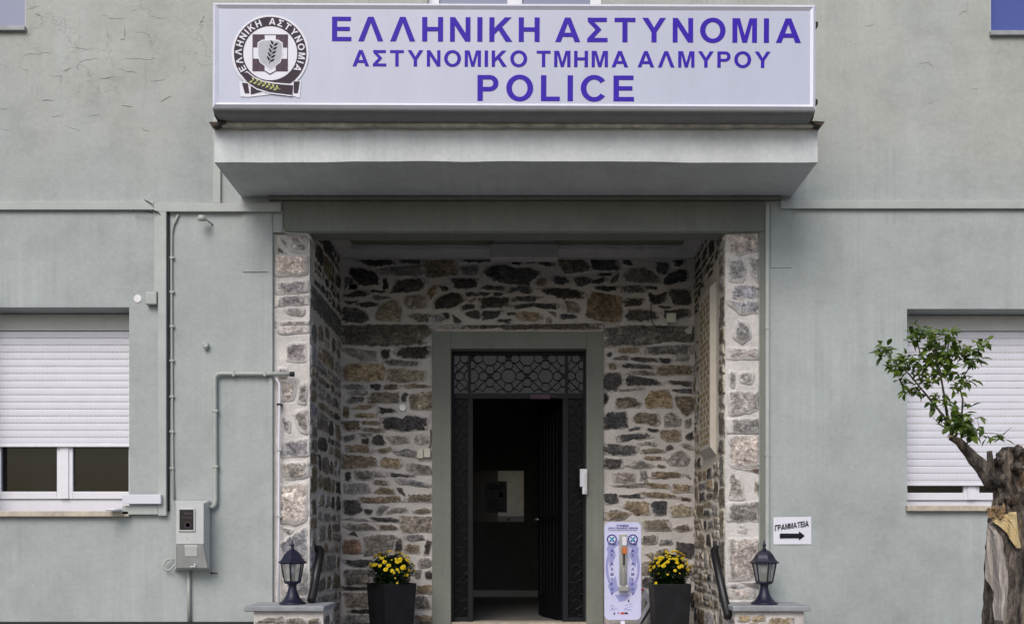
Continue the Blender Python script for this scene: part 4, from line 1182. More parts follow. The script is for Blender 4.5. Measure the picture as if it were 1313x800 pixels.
q = MB().box(X(187.5, d_), X(202, d_), -.055, -.001, Z(391, d_), Z(375, d_)); top(q, 'junction_box', M['trunking'], 'small square grey junction box at the foot of the narrow trunking', 'junction box', bevel=.008)
q = MB(); q.lathe([(.0, -.006), (.030, -.005), (.032, -.003), (.032, -.0005)], (X(176.5), 0, Z(383)), 20, axis='Y'); top(q, 'cover_plate', M['hatch_light'], 'round white cover plate beside the small junction box', 'cover plate')
q = MB().box(X(160, d_), X(209, d_), -.085, -.047, Z(646, d_), Z(634, d_)); top(q, 'plastic_box', M['white_pvc'], 'white plastic strip box on the trunking beside the left window sill', 'box', bevel=.003)
q = MB(); q.lathe([(.0, 0), (.055, 0), (.060, .010), (.055, .020), (.0, .022)], (X(146, 8.3), -.10, Z(655, 8.3)), 20); top(q, 'plastic_dish', M['white_pvc'], 'small white round dish lying at the end of the left window sill', 'dish')
def cable(pts, r, mat, name, label, cat, n=7, **kw):
    q = MB(); q.tube([(X(a, d_), y, Z(b, d_)) for a, b, y in pts], r, n); return top(q, name, mat, label, cat, smooth=True, **kw)
cable([(215.3, 272, -.012), (215.3, 400, -.010), (215.6, 500, -.012), (215.3, 600, -.010), (215.3, 655, -.012)], .007, M['wire'], 'dark_strip', 'black line running down tight beside the wide upright trunking', 'cable')  # thin black tube along the edge of the trunking
q = MB(); pts = [(227.5, 274.5), (225, 281), (221.5, 288), (219.4, 298), (219.1, 330), (219.3, 400), (219.9, 500), (220.6, 600), (222.5, 640)]
q.tube([(X(a, d_), -.014, Z(b, d_)) for a, b in pts], .0085, 8)
c_ = thing('grey_conduit', 'thin grey conduit bending away from the trunking down to the meter box', 'conduit', (X(220), 0, Z(640)))
q.build('pipe', M['pipe'], c_, smooth=True)
for zz in (330, 374, 418, 462, 508, 553, 600):
    MB().box(X(217.0, d_), X(222.6, d_), -.026, -.001, Z(zz+1.3, d_), Z(zz-1.3, d_)).build('clip', M['pipe'], c_, bevel=.002)
# loose wire ends at the trunking corner
q = MB(); q.tube([(X(170, d_), -.04, Z(271.5, d_)), (X(183, d_), -.05, Z(272, d_)), (X(197, d_), -.045, Z(273.5, d_))], .0045, 6); q.tube([(X(185, d_), -.03, Z(256.5, d_)), (X(192, d_), -.045, Z(260, d_)), (X(197, d_), -.05, Z(263.5, d_))], .004, 6)
q.tube([(X(196, d_), -.046, Z(270.3, d_)), (X(203, d_), -.048, Z(272.5, d_)), (X(206, d_), -.050, Z(276, d_))], .0045, 6)
top(q, 'loose_wire', M['wire'], 'loose dark wire ends at the corner of the left trunking', 'wire', smooth=True)
# L-shaped pipe from the left pillar down to the meter box
pf = thing('water_pipe', 'thick grey-green pipe bending from the left stone pillar down to the meter box', 'pipe', (X(276), 0, Z(650)))
bend = [(375, 479.5), (330, 479.3), (284, 479), (279, 480), (276.3, 483), (275.8, 489), (276, 560), (276.6, 640), (276, 646), (273, 649.5), (267, 650)]
q = MB(); q.tube([(X(a, d_), -.032, Z(b, d_)) for a, b in bend], .017, 12); q.build('pipe', M['pipe'], pf, smooth=True)
for a, b in ((276, 527), (276.3, 598), (340, 479.3), (300, 479.2)):
    q = MB(); q.box(X(a-3.8, d_), X(a+3.8, d_), -.052, -.001, Z(b+1.6, d_), Z(b-1.6, d_)) if a < 280 else q.box(X(a-1.6, d_), X(a+1.6, d_), -.052, -.001, Z(b+3.6, d_), Z(b-3.6, d_))
    q.build('clip', M['pipe'], pf, bevel=.003)
q = MB(); q.tube([(X(372, d_), -.034, Z(479.5, d_)), (X(377.5, d_), -.034, Z(479.8, d_))], .020, 10); q.build('pipe_end', M['dark'], pf, smooth=True)
# white conduit on the pillar
wc = thing('white_conduit', 'thin white conduit running down the front of the left stone pillar', 'conduit', (X(357), 0, Z(770)))
q = MB(); q.tube([(X(a, d_), -.016, Z(b, d_)) for a, b in [(353.5, 482), (354.5, 487), (357.6, 491), (358, 500), (357.3, 560), (357, 640), (356.8, 700), (356.6, 772)]], .0085, 8); q.build('pipe', M['paper'], wc, smooth=True)
for zz in (518, 577, 662): MB().box(X(354.2, d_), X(360.2, d_), -.027, .03, Z(zz+1.3, d_), Z(zz-1.3, d_)).build('clip', M['dark' if zz == 518 else 'pipe'], wc, bevel=.002)
cable([(361.5, 271, -.028), (361.5, 292, -.028), (363.5, 296.5, -.028), (368, 299, -.028), (394, 300, -.028), (398, 304, -.020), (400, 309, .05)], .0055, M['pipe'], 'thin_conduit', 'thin grey conduit stepping over the top of the left stone pillar', 'conduit')
rp = thing('upright_pipe', 'slim grey-green upright pipe beside the right stone pillar', 'pipe', (X(984), 0, 0))
q = MB(); q.box(X(981.7, d_), X(986.6, d_), -.034, -.001, .885, Z(262, d_)); q.build('pipe', M['trunking'], rp, bevel=.008)
for zz in (583, 421): MB().box(X(981, d_), X(987.2, d_), -.037, -.001, Z(zz+1, d_), Z(zz-1, d_)).build('clip', M['pipe'], rp)
# hooks and little fittings on the left wall
q = MB(); q.lathe([(0, -.045), (.022, -.045), (.028, -.03), (.016, -.012), (.014, 0)], (X(265), 0, Z(443)), 14, axis='Y'); q.box(X(263.2), X(266.8), -.03, -.001, Z(448.5), Z(444)); top(q, 'wall_hook', M['pipe'], 'small round grey wall hook above the bent pipe', 'hook', smooth=False)
wl = thing('wall_spotlight', 'tiny whitish wall fitting on a short arm just below the left trunking', 'wall fitting', (X(271), 0, Z(286)))
q = MB(); q.tube([(X(271.5, d_), -.001, Z(287, d_)), (X(267, d_), -.05, Z(284, d_)), (X(262, d_), -.07, Z(280, d_))], .006, 8); q.build('arm', M['pipe'], wl, smooth=True)
q = MB(); q.lathe([(0, 0), (.034, .0), (.036, .012), (.030, .034), (0, .036)], (X(258.5, 8.3), -.09, Z(282, 8.3)), 16); q.build('head', M['pipe'], wl, smooth=False)
# meter box
mx = thing('meter_box', 'pale grey electricity meter box with a small dark window on the left wall', 'meter box', (X(246), 0, Z(731)))
yf = -.19; DF = CD+yf
def mp(a, b, D): return (X(a, D), D-CD, Z(b, D))
D1 = 8.385
FT = [mp(226, 645, DF), mp(261, 645, DF), mp(261, 697, DF), mp(226, 697, DF)]       # upper front face
DL = 8.26
LB = [mp(226, 728, DL), mp(267, 728, DL)]
BK = [mp(224, 641.5, D1), mp(269.5, 641.5, D1), mp(269.5, 731, D1), mp(224, 731, D1)]
SH = [mp(222.8, 643, DF+.03), mp(268.5, 643, 8.33), mp(269.3, 728, 8.33)]
q = MB()
q.quad(*FT); q.quad(FT[0], FT[3], LB[0], BK[3], BK[0]); q.quad(FT[0], BK[0], BK[1], FT[1]); q.quad(FT[1], BK[1], BK[2], LB[1], FT[2]); q.quad(LB[0], LB[1], BK[2], BK[3])
q.build('casing', M['meter_box'], mx, bevel=.006)
q = MB(); e = .0015
v = [Vector(t) for t in (FT[3], FT[2], LB[1], LB[0])]; nrm = (v[1]-v[0]).cross(v[2]-v[0]).normalized(); nrm = nrm if nrm.y < 0 else -nrm
cc = sum(v, Vector())/4; vv = [cc+(t-cc)*.975+nrm*e for t in v]
q.quad(*[tuple(t) for t in vv]); q.build('lower_shade', M['meter_shade'], mx, fix=False)  # darker sheet: shade on the sloping lower face, put in as colour
def onlow(a, b, o=0.004):
    s, t = a, b; p = vv[0].lerp(vv[1], s).lerp(vv[3].lerp(vv[2], s), t); return tuple(p+nrm*o)
q = MB(); q.quad(onlow(.30, .10), onlow(.78, .10), onlow(.72, .50), onlow(.30, .50)); q.quad(onlow(.30, .10), onlow(.30, .02, .001), onlow(.78, .02, .001), onlow(.78, .10)); q.build('label_plate', M['meter_box'], mx, fix=False)
q = MB(); q.tube([onlow(.45, .93, .012), onlow(.62, .93, .014), onlow(.62, .80, .014)], .005, 6); q.build('latch', M['paper'], mx, smooth=True)
wx0, wx1, wz0, wz1 = X(229, DF), X(250.5, DF), Z(681, DF), Z(651.5, DF); q = MB(); t = .011
q.box(wx0, wx0+t, yf-.012, yf, wz0, wz1); q.box(wx1-t, wx1, yf-.012, yf, wz0, wz1); q.box(wx0+t, wx1-t, yf-.012, yf, wz0, wz0+t); q.box(wx0+t, wx1-t, yf-.012, yf, wz1-t, wz1)
wf = q.build('window_rim', M['meter_box'], mx, bevel=.003)
MB().box(wx0+t, wx1-t, yf-.005, yf-.001, wz0+t, wz1-t).build('window', M['hatch_dark'], wf)
q = MB(); q.box(wx0+.045, wx1-.02, yf-.0065, yf-.0055, wz1-.045, wz1-.035); q.box(wx0+.03, wx1-.02, yf-.0065, yf-.0055, wz1-.075, wz1-.068); q.lathe([(.026, -.0015), (.026, 0), (.018, 0), (.018, -.0015)], ((wx0+wx1)/2+.008, yf-.005, wz0+.05), 16, axis='Y'); q.build('dial', M['emblem_purple'], wf)
q = MB(); q.lathe([(0, -.004), (.007, -.004), (.007, 0)], (X(240, DF), yf, Z(689, DF)), 10, axis='Y'); q.build('screw', M['steel'], mx)
q = MB(); q.tube([(X(241.5, d_), -.022, Z(731, d_)), (X(241.7, d_), -.022, Z(760, d_)), (X(242.3, d_), -.022, .887)], .015, 10); top(q, 'drop_pipe', M['pipe'], 'short straight pipe dropping from the meter box to the ground', 'pipe', smooth=True)
pts = [(223, 717), (219, 716), (214, 718.5), (211, 723), (211, 728), (215, 731), (219.5, 730), (222, 727), (225, 723)]
cable([(a, b, -.05+.01*(i % 2)) for i, (a, b) in enumerate(pts)], .008, M['pipe'], 'hose_loop', 'small loop of grey hose at the lower left corner of the meter box', 'hose')
q = MB(); q.tube([(X(270, d_), -.02, Z(734.3, d_)), (X(273.5, d_), -.03, Z(734.3, d_)), (X(279, d_), -.03, Z(734.6, d_))], [.010, .006, .005], 6); top(q, 'wall_bolt', M['rust'], 'small rusty bolt sticking out of the wall right of the meter box', 'bolt')

# inside the porch
lf = thing('ceiling_lamp', 'unlit white box lamp hanging under the porch ceiling above the door', 'lamp', (X(671, 9.5), 1.1, 4.2))
q = MB(); q.box(X(628.5, 9.55), X(715, 9.55), 1.15, 1.30, Z(330.5, 9.55), Z(312.5, 9.55)); q.build('body', M['cornice'], lf, bevel=.006)
q = MB(); q.box(X(633, 9.55), X(711, 9.55), 1.18, 1.27, Z(312.5, 9.55), 4.285); q.build('bracket', M['cornice'], lf)
sb = X(854.5, 9.85); q = MB().box(X(854.5, 9.87), X(866.5, 9.87), 1.44, 1.498, Z(414, 9.87), Z(402, 9.87)); top(q, 'alarm_box', M['cream'], 'small square grey-cream box high on the stone wall right of the door', 'box', bevel=.005)
q = MB(); pts = [(835, 390), (834.5, 397), (835, 408), (838, 416), (842, 419), (850, 419.5), (857, 418), (859, 414.5)]
q.tube([(X(a, 9.87), 1.470, Z(b, 9.87)) for a, b in pts], .005, 6); top(q, 'black_wire', M['wire'], 'black wire looping into the small square box on the stone wall', 'wire', smooth=True)
q = MB(); q.box(X(535, 9.87), X(543, 9.87), 1.445, 1.5, Z(587.5, 9.87), Z(576, 9.87)); q.box(X(543.6, 9.87), X(552.3, 9.87), 1.445, 1.5, Z(586.5, 9.87), Z(575, 9.87)); top(q, 'door_bell', M['cream'], 'pair of small cream bell boxes on the stones left of the door', 'bell', bevel=.006)
q = MB(); q.tube([(X(550, 9.87), 1.475, Z(575, 9.87)), (X(552.5, 9.87), 1.475, Z(568, 9.87)), (X(552.3, 9.87), 1.475, Z(550, 9.87))], .005, 6); top(q, 'bell_wire', M['wire'], 'short dark wire rising from the bell boxes beside the door surround', 'wire', smooth=True)
q = MB(); q.lathe([(0, -.010), (.031, -.010), (.034, -.004), (.034, .01)], (X(516.2, 9.88), 1.488, Z(522.5, 9.88)), 20, axis='Y'); top(q, 'round_cap', M['hatch_light'], 'round pale cap set in the stones left of the door', 'cap')
ic = thing('intercom', 'white entry handset fixed on the right edge of the green door surround', 'intercom', (X(748, 9.84), 1.45, Z(633, 9.84)))
q = MB(); q.box(X(743.5, 9.84), X(753, 9.84), 1.42, 1.459, Z(624, 9.84), Z(601, 9.84)); q.box(X(746.5, 9.84), X(753, 9.84), 1.42, 1.459, Z(633.5, 9.84), Z(624.1, 9.84)); q.build('handset', M['white_pvc'], ic, bevel=.005)
MB().box(X(749.5, 9.84), X(752.4, 9.84), 1.408, 1.4195, Z(631, 9.84), Z(606, 9.84)).build('cradle', M['shutter_box'], ic, bevel=.003)

# ================================================================== STEPS, CHEEK WALLS, LANTERNS, HANDRAILS
stp = thing('entrance_steps', 'stone steps leading up to the porch between the two lantern walls', 'steps', (0, -.8, 0))
for k in range(4): MB().box(-1.44 if k < 3 else -1.44, 1.61, -.02-.30*k-.30, -.02-.30*k+(.05 if k == 0 else 0), 0, .745-.149*(k+1)+.149*(0 if k else 0)).build('step', M['slate'], stp, bevel=.008)
def cheek(x0, x1, cx0, cx1, label, seed):
    t_ = thing('stair_wall', label, 'low wall', ((x0+x1)/2, -.28, 0))
    rs = random.Random(seed); st = courses(x0+.02, x1-.01, .05, .985, rs, 'gobgl', hr=(.09, .17), wr=(.12, .26), gap=.035)
    stone_wall('stone_face', t_, M['stone_inner'], lambda u, v: Vector((u, -.46, v)), (0, -1, 0), x0, x1, 0, .998, st, seed=seed)
    s1 = courses(-.45, -.01, .05, .985, rs, 'gobgl', hr=(.09, .17), wr=(.12, .26), gap=.035)
    stone_wall('stone_face', t_, M['stone_inner'], lambda u, v: Vector((x1, u, v)), (1, 0, 0), -.46, -.003, 0, .998, s1, seed=seed+1)
    stone_wall('stone_face', t_, M['stone_inner'], lambda u, v: Vector((x0, u, v)), (-1, 0, 0), -.46, -.003, 0, .998, s1, seed=seed+2)
    q = MB(); n = 24; top_ = []; bot = []
    # hewn slab: outline wanders a little
    pts = []
    for k in range(n): pts.append((cx0+(cx1-cx0)*k/n, -.50))
    for k in range(10): pts.append((cx1, -.50+.497*k/10))
    for k in range(n): pts.append((cx1-(cx1-cx0)*k/n, -.003))
    for k in range(10): pts.append((cx0, -.003-.497*k/10))
    m = len(pts); q.v = []
    for lvl, (zz, ins) in enumerate(((.999, .006), (1.006, 0), (1.034, -.002), (1.041, .006))):
        for i, (a, b) in enumerate(pts):
            c0, c1 = (cx0+cx1)/2, -.25; d = .005*noise.noise(Vector((a*9, b*9, lvl*.7+seed)))
            k = 1-ins/.3+(d if b < -.01 else 0)/.3*(b < -.01)
            q.v.append((c0+(a-c0)*k, min(c1+(b-c1)*k, -.002), zz))
    for l in range(3):
        for i in range(m): q.f.append((l*m+i, l*m+(i+1) % m, (l+1)*m+(i+1) % m, (l+1)*m+i))
    q.f.append(tuple(range(m))); q.f.append(tuple(3*m+i for i in range(m)))
    q.build('cap_slab', M['slate'], t_)
    return t_
cheek(-2.00, -1.475, -2.065, -1.465, 'low stone wall with a grey slab top under the left lantern', 31)
cheek(1.645, 2.165, 1.622, 2.212, 'low stone wall with a grey slab top under the right lantern', 41)

def lantern(loc, label):
    t_ = thing('pedestal_lantern', label, 'lantern', loc, 'lanterns on the low stone walls')
    c = loc; H = math.pi/6
    q = MB(); q.lathe([(.100, 0), (.104, .006), (.100, .014), (.086, .020), (.062, .045), (.045, .075), (.034, .110), (.030, .140), (.032, .150), (.045, .158)], c, 24); q.build('base', M['lantern'], t_, smooth=True)
    q = MB(); q.lathe([(.034, .155), (.058, .160), (.066, .172), (.060, .180)], c, 6, rot=H); fr = q.build('cage', M['lantern'], t_)
    q = MB()
    for k in range(6):
        a = H+k*math.pi/3; p0 = Vector((c[0]+.062*math.cos(a), c[1]+.062*math.sin(a), c[2]+.175)); p1 = Vector((c[0]+.090*math.cos(a), c[1]+.090*math.sin(a), c[2]+.318)); q.tube([p0, p1], .006, 6)
    q.lathe([(.086, .312), (.096, .314), (.096, .322), (.086, .324)], c, 6, rot=H)
    q.build('bars', M['lantern'], fr)
    q = MB()
    for k in range(6):
        a = H+k*math.pi/3; b = a+math.pi/3
        f0 = lambda r, h, g_: (c[0]+r*math.cos(g_), c[1]+r*math.sin(g_), c[2]+h)
        q.quad(f0(.058, .178, a), f0(.058, .178, b), f0(.086, .314, b), f0(.086, .314, a))
    q.build('glass', M['lamp_glass'], t_, fix=False)
    q = MB(); q.lathe([(.022, .17), (.022, .235), (.018, .238)], c, 14); q.build('lamp_holder', M['dark'], t_, smooth=False)
    q = MB(); q.lathe([(.013, .238), (.026, .262), (.030, .285), (.020, .306), (.006, .314)], c, 14); q.build('bulb', M['paper'], t_, smooth=True)
    q = MB(); q.lathe([(.114, .318), (.116, .324), (.098, .336), (.082, .356), (.070, .380), (.052, .402), (.030, .418), (.014, .426)], c, 6, rot=H); q.build('roof', M['lantern'], t_, bevel=.003)
    q = MB(); q.lathe([(.012, .420), (.016, .432), (.008, .440), (.013, .450), (.016, .458), (.008, .472), (.003, .495)], c, 14); q.build('finial', M['lantern'], t_, smooth=True)
    return t_
l1 = lantern((X(375, 8.13), -.27, 1.041), 'black pedestal lantern on the left low stone wall')
dup(l1, (X(980, 8.11), -.29, 1.041), 'black pedestal lantern on the right low stone wall, under the arrow notice', R(8))

def handrail(s, xa, label, ex):
    t_ = thing('handrail', label, 'handrail', (xa, -.1, 1.0))
    q = MB(); wallx = A0 if s < 0 else A1
    x = xa; pts = [(x, ex[0], ex[1]), (x, .13, 1.40), (x, .20, 1.452)]
    pts = [(x, ex[0], ex[1]), (x, .20, 1.42), (x, .225, 1.445), (x-s*-.012, .235, 1.458), (x+s*.03, .24, 1.462), (wallx-s*.004, .24, 1.455)]
    q.tube(pts, .033, 14); q.build('rail', M['handrail'], t_, smooth=True)
    q = MB(); q.box(min(wallx, wallx-s*.008), max(wallx, wallx-s*.008), .215, .265, 1.38, 1.535); q.build('wall_plate', M['handrail'], t_, bevel=.003)
    return t_
handrail(-1, A0+.055, 'black tube handrail on the left side wall of the porch', (-.18, 1.062))
handrail(1, A1-.055, 'black tube handrail on the right side wall of the porch', (-.36, .95))

# ================================================================== PLANTERS
def planter(loc, rot, label, seed, fl_w):
    rs = random.Random(seed)
    t_ = thing('potted_chrysanthemum', label, 'potted plant', loc, 'potted chrysanthemums either side of the door')
    c = Vector(loc); H = .405; hs = .178 if False else .165
    q = MB()
    def loop(s, z): return [(c.x+math.cos(rot+math.pi/4+k*math.pi/2)*s*1.414, c.y+math.sin(rot+math.pi/4+k*math.pi/2)*s*1.414, c.z+z) for k in range(4)]
    lv = [loop(hs*.87, 0), loop(hs, H), loop(hs-.012, H), loop(hs-.02, H-.05)]
    for l in lv: q.v += l
    for k in range(3):
        for j in range(4): q.f.append((k*4+j, k*4+(j+1) % 4, k*4+4+(j+1) % 4, k*4+4+j))
    q.f.append((0, 1, 2, 3)); q.build('pot', M['pot'], t_, bevel=.004)
    q = MB(); q.quad(*loop(hs-.018, H-.03)); q.build('soil', M['soil'], t_)
    q = MB(); top_c = c+Vector((0, 0, H+.03)); spots = []
    for i in range(3400):
        a = rs.uniform(0, 2*math.pi); ph = rs.uniform(-.35, 1); r = rs.uniform(.5, 1)**.5
        z = ph*.20*r; rad = fl_w*r*math.sqrt(max(0, 1-max(ph, 0)**2*.9))*(.78 if ph < 0 else 1)
        p = top_c+Vector((rad*math.cos(a), rad*math.sin(a), z+.03))
        d = Vector((math.cos(a), math.sin(a), rs.uniform(-.5, 1))).normalized(); sd = d.cross(Vector((0, 0, 1))).normalized(); L = rs.uniform(.022, .040); w_ = L*.34; dr = Vector((0, 0, -L*.3*rs.random()))
        nn = sd.cross(d)*L*.12
        q.v += [tuple(p), tuple(p+d*L*.3+sd*w_*.8), tuple(p+d*L*.65+sd*w_+dr*.5), tuple(p+d*L+dr), tuple(p+d*L*.65-sd*w_+dr*.5), tuple(p+d*L*.3-sd*w_*.8)]
        n0 = len(q.v)-6; q.f.append(tuple(range(n0, n0+6)))
    for i in range(40):
        a = rs.uniform(0, 6.28); rad = fl_w*.8*rs.random()**.5; q.tube([c+Vector((rad*.3*math.cos(a), rad*.3*math.sin(a), H-.03)), top_c+Vector((rad*math.cos(a), rad*math.sin(a), .12))], .002, 4, cap=False)
    q.build('foliage', M['mum_leaf'], t_, fix=False)
    # one flower mesh, copied
    fm = MB()
    for lay, (r0, nP, tilt, zz) in enumerate(((.019, 14, .15, 0), (.015, 12, .5, .003), (.010, 9, .95, .006), (.005, 6, 1.3, .008))):
        for k in range(nP):
            a = 2*math.pi*(k+.5*lay)/nP; w_ = r0*.34
            d = Vector((math.cos(a)*math.cos(tilt), math.sin(a)*math.cos(tilt), math.sin(tilt))); sd = Vector((-math.sin(a), math.cos(a), 0)); z_ = Vector((0, 0, zz))
            fm.quad(*[tuple(v_) for v_ in (z_, z_+d*r0*.5+sd*w_, z_+d*r0+sd*w_*.6, z_+d*r0*1.08, z_+d*r0-sd*w_*.6, z_+d*r0*.5-sd*w_)])
    f0 = fm.build('flower', M['petal'], t_, fix=False); first = True
    n = 0; pts = []
    tries = 0
    while len(pts) < 98 and tries < 6000:
        tries += 1
        a = rs.uniform(0, 2*math.pi); ph = rs.uniform(.0, 1) if rs.random() < .85 else rs.uniform(-.4, .2)
        if rs.random() > (.35+.65*ph if ph > .2 else .28): continue
        rad = fl_w*1.03*math.sqrt(max(0, 1-max(ph, 0)**2*.9)); p = top_c+Vector((rad*math.cos(a), rad*math.sin(a), ph*.21+.045))
        if any((p-o_).length < .020 for o_ in pts): continue
        pts.append(p)
        o_ = f0 if first else f0.copy()
        if not first: col.objects.link(o_)
        first = False
        nrm = Vector((math.cos(a)*rad/fl_w, math.sin(a)*rad/fl_w, .35+ph)).normalized()
        s_ = rs.choice((.4, .6, .75, .9, 1.05)) if ph > .15 else rs.choice((.35, .5, .8))
        o_.parent = t_; o_.matrix_parent_inverse = Matrix.Translation(-Vector(loc))
        o_.matrix_basis = Matrix.Translation(p) @ nrm.to_track_quat('Z', 'Y').to_matrix().to_4x4() @ Matrix.Rotation(rs.uniform(0, 6), 4, 'Z') @ Matrix.Diagonal((s_, s_, s_*1.1, 1))
    return t_
planter((X(502, 9.45), 1.05, .745), R(37), 'yellow chrysanthemum in a dark corner-turned pot left of the door', 11, .205)
planter((X(859.5, 9.30), .95, .745), R(2), 'yellow chrysanthemum in a dark straight-faced pot right of the door beside the sanitizer stand', 12, .185)

# ================================================================== HAND SANITIZER STAND
D2 = 9.2; y2 = D2-CD
ss = thing('sanitizer_stand', 'pale violet hand sanitizer stand with Greek text right of the door', 'stand', (X(799, D2), y2, .745))
a, b, c, e = X(775, D2), X(822, D2), Z(794, D2), Z(669, D2); r = .045
def rrect(a, b, c, e, r, n=6):
    out = []
    for cx, cz, a0 in ((b-r, c+r, -90), (b-r, e-r, 0), (a+r, e-r, 90), (a+r, c+r, 180)):
        for k in range(n+1): t = R(a0+90*k/n); out.append((cx+r*math.cos(t), cz+r*math.sin(t)))
    return out
MB().prism(rrect(a, b, c, e, r), y2, y2+.012).build('board', M['print_pale'], ss)
q = MB(); q.box(X(796, D2), X(801.5, D2), y2+.014, y2+.045, .765, c+.12); q.build('post', M['paper'], ss, bevel=.003)
q = MB(); q.box(X(780, D2), X(817, D2), y2-.13, y2+.16, .746, .764); q.build('foot', M['paper'], ss, bevel=.004)
yp = y2-.0012; mid = (a+b)/2
# faint oversize emblem printed behind the text
q = MB()
for p in ring(mid, Z(727, D2), .150, .245, .128, .205, -52, 232, 50):
    if all(a+.006 < u < b-.006 for u, v in p): q.prism(p, yp, yp+.001)
for p in ([(a+.02, Z(702, D2)), (a+.07, Z(694, D2)), (a+.10, Z(712, D2)), (a+.05, Z(728, D2))], [(b-.02, Z(702, D2)), (b-.07, Z(694, D2)), (b-.10, Z(712, D2)), (b-.05, Z(728, D2))],
          [(a+.03, Z(750, D2)), (a+.10, Z(738, D2)), (a+.12, Z(756, D2)), (a+.06, Z(762, D2))], [(b-.03, Z(750, D2)), (b-.10, Z(738, D2)), (b-.12, Z(756, D2)), (b-.06, Z(762, D2))],
          [(a+.09, Z(762, D2)), (b-.09, Z(762, D2)), (mid+.02, Z(770, D2)), (mid-.03, Z(771, D2))]):
    q.prism(p, yp-.0004, yp+.0006)
q.build('pale_print', M['print_mid'], ss)
q = MB(); write(q, 'ΣΤΑΘΜΟΣ', X(790.5, D2), X(806.2, D2), Z(674.8, D2), .0175, yp-.002, .001); write(q, 'ΑΠΟΛΥΜΑΝΣΗΣ ΧΕΡΙΩΝ', X(779.5, D2), X(817.5, D2), Z(678, D2), .0155, yp-.002, .001)
for side, cx in ((0, X(784.7, D2)), (1, X(811.4, D2))):
    zc_ = 705.8
    for k, ch in enumerate(['Α.', 'Τ.', None, 'Α', 'Λ', 'Μ', 'Υ', 'Ρ', 'Ο', 'Υ']):
        if ch:
            zz = [705.8, 712, 0, 722.3, 729.3, 735.8, 742.4, 748.7, 755, 761][k]; hh = .026
            lay, W = layout(ch, .15); k2 = .026
            x_ = cx-.5*k2
            for gx, w_, ps in lay:
                for p in ps: q.prism([(x_+(gx+u)*k2, Z(zz, D2)-.013+v*hh) for u, v in p], yp-.002, yp-.001)
q.build('lettering', M['navy'], ss)
MB().box(X(780, D2), X(817, D2), yp-.002, yp-.0008, Z(679.9, D2), Z(679.5, D2)).build('thin_rule', M['print_black'], ss)
for px_ in (784.5, 811.4):
    emblem(X(px_, D2), Z(691, D2), 6.6*D2/F, yp-.002, ss, M['navy'], M['print_light'], M['cyan'], M['navy'], M['navy'], small=True)
# dispenser
q = MB(); q.box(X(793.8, D2), X(803.5, D2), y2-.022, y2-.004, Z(757, D2), Z(684, D2)); dp = q.build('dispenser_column', M['steel'], ss, bevel=.003)
q = MB(); q.box(X(792.5, D2), X(805.5, D2), y2-.06, y2-.022, Z(757, D2), Z(750, D2)); q.build('drip_tray', M['steel'], dp, bevel=.004)
q = MB(); q.lathe([(.020, 0), (.024, .006), (.024, .11), (.018, .135), (.010, .15), (.010, .165)], (X(798.5, D2), y2-.055, Z(750, D2)), 16); q.build('bottle', M['lamp_glass'], dp, smooth=True)
q = MB(); q.lathe([(.007, 0), (.007, .10), (.016, .102), (.016, .108)], (X(799.5, D2), y2-.055, Z(724, D2)), 10); q.build('pump', M['dark'], dp)
q = MB(); q.box(X(797.2, D2), X(802.8, D2), y2-.078, y2-.024, Z(709.5, D2), Z(701, D2)); q.build('push_block', M['orange'], dp, bevel=.004)
q = MB(); q.box(X(796.8, D2), X(802.8, D2), y2-.065, y2-.024, Z(699, D2), Z(688, D2)); q.build('lever_head', M['white_pvc'], dp, bevel=.004)
# pictograms: outline hands, arrows, numbered dots, small red mark
q = MB()
for px0, pts in ((0, [(785, 773.5), (783, 777), (787, 776), (784, 781), (790, 779), (794, 782)]), (0, [(782, 783), (785, 779), (788, 783)]), (0, [(801, 776), (805, 775), (810, 773), (811, 776), (806, 778), (800, 780), (808, 781)]), (0, [(800, 781.5), (810, 781.5)])):
    q.tube([(X(u, D2), yp, Z(v, D2)) for u, v in pts], .0018, 5)
q.build('hand_drawing', M['print_mid'], ss)
q = MB(); q.prism([(X(804.8, D2), Z(771, D2)), (X(807.4, D2), Z(771, D2)), (X(806.1, D2), Z(767, D2))], yp-.001, yp+.0005); q.prism([(X(786.3, D2), Z(785, D2)), (X(789, D2), Z(785, D2)), (X(787.6, D2), Z(788.6, D2))], yp-.001, yp+.0005)
q.box(X(801, D2), X(805, D2), yp-.001, yp, Z(786.8, D2), Z(784.6, D2)); q.build('small_print', M['print_black'], ss)
q = MB(); q.box(X(796, D2), X(800.6, D2), yp-.001, yp, Z(787, D2), Z(784.4, D2)); q.prism([(X(791.5, D2), Z(784, D2)), (X(794.5, D2), Z(785.4, D2)), (X(795, D2), Z(787, D2)), (X(792, D2), Z(785.4, D2))], yp-.001, yp); q.build('red_mark', M['red'], ss)
# folded boards leaning between stand and pot
lb = thing('leaning_boards', 'pale folded boards leaning between the sanitizer stand and the right pot', 'boards', (X(829, 9.7), 1.3, .745))
def slat(p0, p1, w_, t, mat, name):
    p0, p1 = Vector(p0), Vector(p1); d = (p1-p0).normalized(); s_ = d.cross(Vector((0, 1, 0))).normalized()*w_/2; n_ = Vector((0, t/2, 0)); q = MB()
    q.v = [tuple(p+a_*s_+b_*n_) for p in (p0, p1) for a_, b_ in ((1, 1), (1, -1), (-1, -1), (-1, 1))]; q.f = [(0, 1, 2, 3), (7, 6, 5, 4)]+[(k, 4+k, 4+(k+1) % 4, (k+1) % 4) for k in range(4)]
    return q.build(name, mat, lb, bevel=.003)
slat(P(818, 799, 9.6), P(838, 764, 9.78), .030, .02, M['paper'], 'board'); slat(P(822, 799, 9.62), P(839, 772, 9.80), .012, .03, M['dark'], 'edge'); slat(P(826, 799, 9.64), P(842, 772, 9.82), .030, .02, M['cornice'], 'board')
